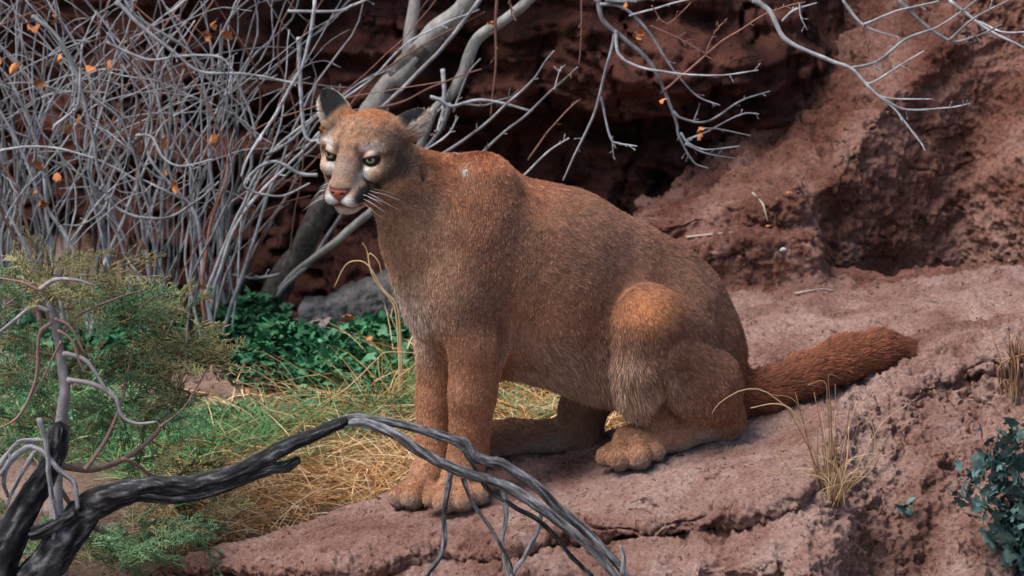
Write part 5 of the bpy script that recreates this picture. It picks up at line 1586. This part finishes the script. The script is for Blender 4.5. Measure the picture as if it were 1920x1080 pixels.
        hc = lerp(hc, 0, m) + ec*m[:, None]
        hlen = hlen*(1-m) + (0.004+0.011*edge)*m
        hd = np.maximum(hd, m)
    c = lerp(c, 0, hd) + hc*hd[:, None]
    length = length*(1-hd)+hlen*hd
    length = length*(1-nose*hd)*(1-rim*hd*0.6)
    # hair on the head lies back from the nose
    hf = unit(h*[1.0, 1.0, 1.0]-np.array([0.13, 0, -0.045])) @ MH
    flow = unit(flow*(1-hd)[:, None] + hf*hd[:, None])
    flow = flow + np.array([0, 0, -0.35])*(1-hd)[:, None]*np.clip(body, 0, 1)[:, None]
    return c, np.maximum(length, 0.0), flow, nose*hd

cc, clen, cflow, cnose = coat(CV, CN)
me = mesh_np('body', CV, CF)
color_attr(me, 'coat', cc)
na = me.attributes.new('leather', 'FLOAT', 'POINT'); na.data.foreach_set('value', cnose.astype(np.float32))
m_skin, nt, N_, L_, B_ = node_mat('cougar_skin')
at_c = N_.new('ShaderNodeAttribute'); at_c.attribute_name = 'coat'
at_n = N_.new('ShaderNodeAttribute'); at_n.attribute_name = 'leather'
ns = noise_node(nt, 420, 3, 0.6)
L_.new(N_.new('ShaderNodeNewGeometry').outputs['Position'], ns.inputs['Vector'])
mx = N_.new('ShaderNodeMixRGB'); mx.blend_type = 'MULTIPLY'; mx.inputs['Fac'].default_value = 0.6
rr = ramp(N_, [(0.3, (0.55, 0.55, 0.55)), (0.7, (1.25, 1.25, 1.25))])
L_.new(ns.outputs['Fac'], rr.inputs['Fac'])
L_.new(at_c.outputs['Color'], mx.inputs['Color1']); L_.new(rr.outputs['Color'], mx.inputs['Color2'])
L_.new(mx.outputs[0], B_.inputs['Base Color'])
mr = N_.new('ShaderNodeMapRange'); mr.inputs['To Min'].default_value = 0.85; mr.inputs['To Max'].default_value = 0.38
L_.new(at_n.outputs['Fac'], mr.inputs['Value']); L_.new(mr.outputs[0], B_.inputs['Roughness'])
B_.inputs['Specular IOR Level'].default_value = 0.25

cougar = thing('cougar', (0.1, 0.1, 0.03), 'tawny cougar sitting on the pink rock ledge, head turned aside', 'cougar')
under(cougar, 'body', me, m_skin)

# ---- coat: single hairs as curves
NH = 560000
tri = np.concatenate([CF[:, [0, 1, 2]], CF[:, [0, 2, 3]]])
A_, B2, C_ = CV[tri[:, 0]], CV[tri[:, 1]], CV[tri[:, 2]]
area = np.linalg.norm(np.cross(B2-A_, C_-A_), axis=1)/2
cen = (A_+B2+C_)/3
fn = unit(np.cross(B2-A_, C_-A_))
fn = np.where(((fn*CN[tri[:, 0]]).sum(1) < 0)[:, None], -fn, fn)
face_cam = (fn*unit(CAM-cen)).sum(1)
hd_ = np.linalg.norm(cen-HO, axis=1) < 0.16
w = area*np.where(face_cam > -0.35, 1.0, 0.12)*np.where(hd_, 3.2, 1.0)
w = w*np.where((cen[:, 2] < shelf_z(cen[:, 0], cen[:, 1])-0.002), 0, 1)
pick = RNG.choice(len(tri), NH, p=w/w.sum())
r1 = np.sqrt(RNG.random(NH)); r2 = RNG.random(NH)
bw = np.stack([1-r1, r1*(1-r2), r1*r2], 1)
def bary(X): return (X[tri[pick]]*bw[:, :, None]).sum(1)
hp = bary(CV); hn = unit(bary(CN)); hcol = bary(cc); hfl = bary(cflow); hln = bary(clen[:, None])[:, 0]
keep = hln > 0.0015
for e, fd, ld, ud, s in EYE:                                          # none across the lids
    q = hp-e; ll = q@ld*(1 if ld@Lh > 0 else -1)*s; uu = q@ud - 0.13*ll + 0.001
    nr = (np.linalg.norm(q, axis=1) < 0.024) & (q@fd > 0.0)
    keep &= ~(nr & (np.abs(uu+0.002) < 0.0085) & (np.abs(ll) < 0.020))
    hln = np.where(nr, hln*0.45, hln)
hp, hn, hcol, hfl, hln = hp[keep], hn[keep], hcol[keep], hfl[keep], hln[keep]
nh = len(hp)
tg = hfl - (hfl*hn).sum(1)[:, None]*hn
tg = unit(tg)
jit = np.stack([fbm(hp, 60, 2, 0.5, s) for s in (2, 3, 4)], 1)*0.16 + RNG.normal(0, 0.17, (nh, 3))
long_ = smooth01(hln, 0.016, 0.032)
d0 = unit(tg + hn*(0.42+0.1*long_)[:, None] + jit)
d1 = unit(tg + hn*0.08 + jit*1.2 + np.array([0, 0, -0.5])*long_[:, None])
ln = hln*RNG.uniform(0.6, 1.25, nh)
p0 = hp - hn*0.0006
p1 = p0 + d0*(ln*0.35)[:, None]
p2 = p1 + unit(d0+d1)*(ln*0.35)[:, None]
p3 = p2 + d1*(ln*0.3)[:, None]
HPTS = np.stack([p0, p1, p2, p3], 1).astype(np.float32)
fur = bpy.data.hair_curves.new('fur')
fur.add_curves([4]*nh)
fur.attributes['position'].data.foreach_set('vector', HPTS.ravel())
ra = fur.attributes.get('radius') or fur.attributes.new('radius', 'FLOAT', 'POINT')
thick = np.where(ln > 0.012, 0.00040, 0.00030)
RAD = thick[:, None]*np.array([1.0, 0.95, 0.75, 0.2])[None]
ra.data.foreach_set('value', RAD.astype(np.float32).ravel())
var = RNG.lognormal(-0.03, 0.40, nh)
clump = 1+0.22*fbm(hp, 130, 2, 0.6, 7)
HC = np.clip(hcol*(var*clump)[:, None], 0, 0.85)
HC4 = np.ones((nh, 4, 4), np.float32)
for i, t in enumerate((0.75, 0.95, 1.12, 1.2)):
    HC4[:, i, :3] = np.clip(HC*t, 0, 0.9)
ca = fur.attributes.new('tint', 'FLOAT_COLOR', 'POINT')
ca.data.foreach_set('color', HC4.ravel())
m_fur, nt, N_, L_, B_ = node_mat('cougar_fur')
a = N_.new('ShaderNodeAttribute'); a.attribute_name = 'tint'
L_.new(a.outputs['Color'], B_.inputs['Base Color'])
B_.inputs['Roughness'].default_value = 0.6
B_.inputs['Specular IOR Level'].default_value = 0.25
fo = link('fur', fur, m_fur, cougar); fo.location = -cougar.location

# ---- eyes
m_eye, nt, N_, L_, B_ = node_mat('cougar_eye')
tcn = N_.new('ShaderNodeTexCoord')
sep = N_.new('ShaderNodeSeparateXYZ'); L_.new(tcn.outputs['Object'], sep.inputs[0])
r = N_.new('ShaderNodeVectorMath'); r.operation = 'LENGTH'
cmb = N_.new('ShaderNodeCombineXYZ'); L_.new(sep.outputs['X'], cmb.inputs['X']); L_.new(sep.outputs['Y'], cmb.inputs['Y'])
L_.new(cmb.outputs[0], r.inputs[0])
mrr = N_.new('ShaderNodeMapRange'); mrr.inputs['From Max'].default_value = 0.0162
L_.new(r.outputs['Value'], mrr.inputs['Value'])
rp = ramp(N_, [(0.0, (0.004, 0.004, 0.004)), (0.22, (0.004, 0.004, 0.004)), (0.29, (0.36, 0.35, 0.2)), (0.50, (0.24, 0.28, 0.19)), (0.58, (0.05, 0.06, 0.045)), (0.63, (0.006, 0.006, 0.006))])
L_.new(mrr.outputs[0], rp.inputs['Fac']); L_.new(rp.outputs['Color'], B_.inputs['Base Color'])
B_.inputs['Roughness'].default_value = 0.08
B_.inputs['Specular IOR Level'].default_value = 0.5
import bmesh
bm = bmesh.new(); bmesh.ops.create_uvsphere(bm, u_segments=32, v_segments=24, radius=0.0162)
for f in bm.faces: f.smooth = True
eye_me = bpy.data.meshes.new('eye'); bm.to_mesh(eye_me); bm.free(); eye_me.materials.append(m_eye)
gaze = unit(Fh*1.0 + Lh*0.05 - Uh*0.05)
for e, fd, ld, ud, s in EYE:
    o = link('eye', eye_me, None, cougar)
    o.location = Vector(e) - cougar.location
    o.rotation_euler = Vector(unit(gaze + 0.22*s*Lh)).to_track_quat('Z', 'Y').to_euler()

# ---- whiskers, claws
m_wh = mat_simple('whisker_white', [(0.3, (0.75, 0.73, 0.7)), (0.7, (0.85, 0.84, 0.82))], rough=0.4)
for s in (-1, 1):
    for i in range(11):
        row, kx = divmod(i, 4)
        b0 = H(0.092-0.012*kx, s*(0.036+0.004*kx), -0.066-0.0075*row)
        dr = unit(Lh*s*1.0 + Fh*(0.1-0.25*kx) + Uh*(-0.25+0.16*random.uniform(-1, 1)-0.12*row))
        ln_ = random.uniform(0.035, 0.075)
        pts = [b0, b0+dr*ln_*0.5, b0+dr*ln_ + Uh*(-0.012) - Fh*0.012]
        t = Tubes(); t.add(spline(pts, 8), np.linspace(0.00042, 0.00015, 8), 5)
        under(cougar, 'whisker', t.mesh('whisker'), m_wh)
m_claw = mat_simple('claw_dark', [(0.3, (0.03, 0.025, 0.022)), (0.7, (0.09, 0.075, 0.06))], rough=0.35)
for (x, y, Y) in ((738, 941, -0.013), (763, 940, -0.036), (801, 943, -0.1), (824, 951, -0.13)):
    a0 = at(x+2, y-7, Y+0.006); a1 = at(x-1, y, Y-0.006); a2 = at(x-1, y+8, Y-0.006)
    t = Tubes(); t.add(spline([a0, a1, a2], 6), [0.0045, 0.0045, 0.004, 0.003, 0.002, 0.001], 6)
    under(cougar, 'claw', t.mesh('claw'), m_claw)
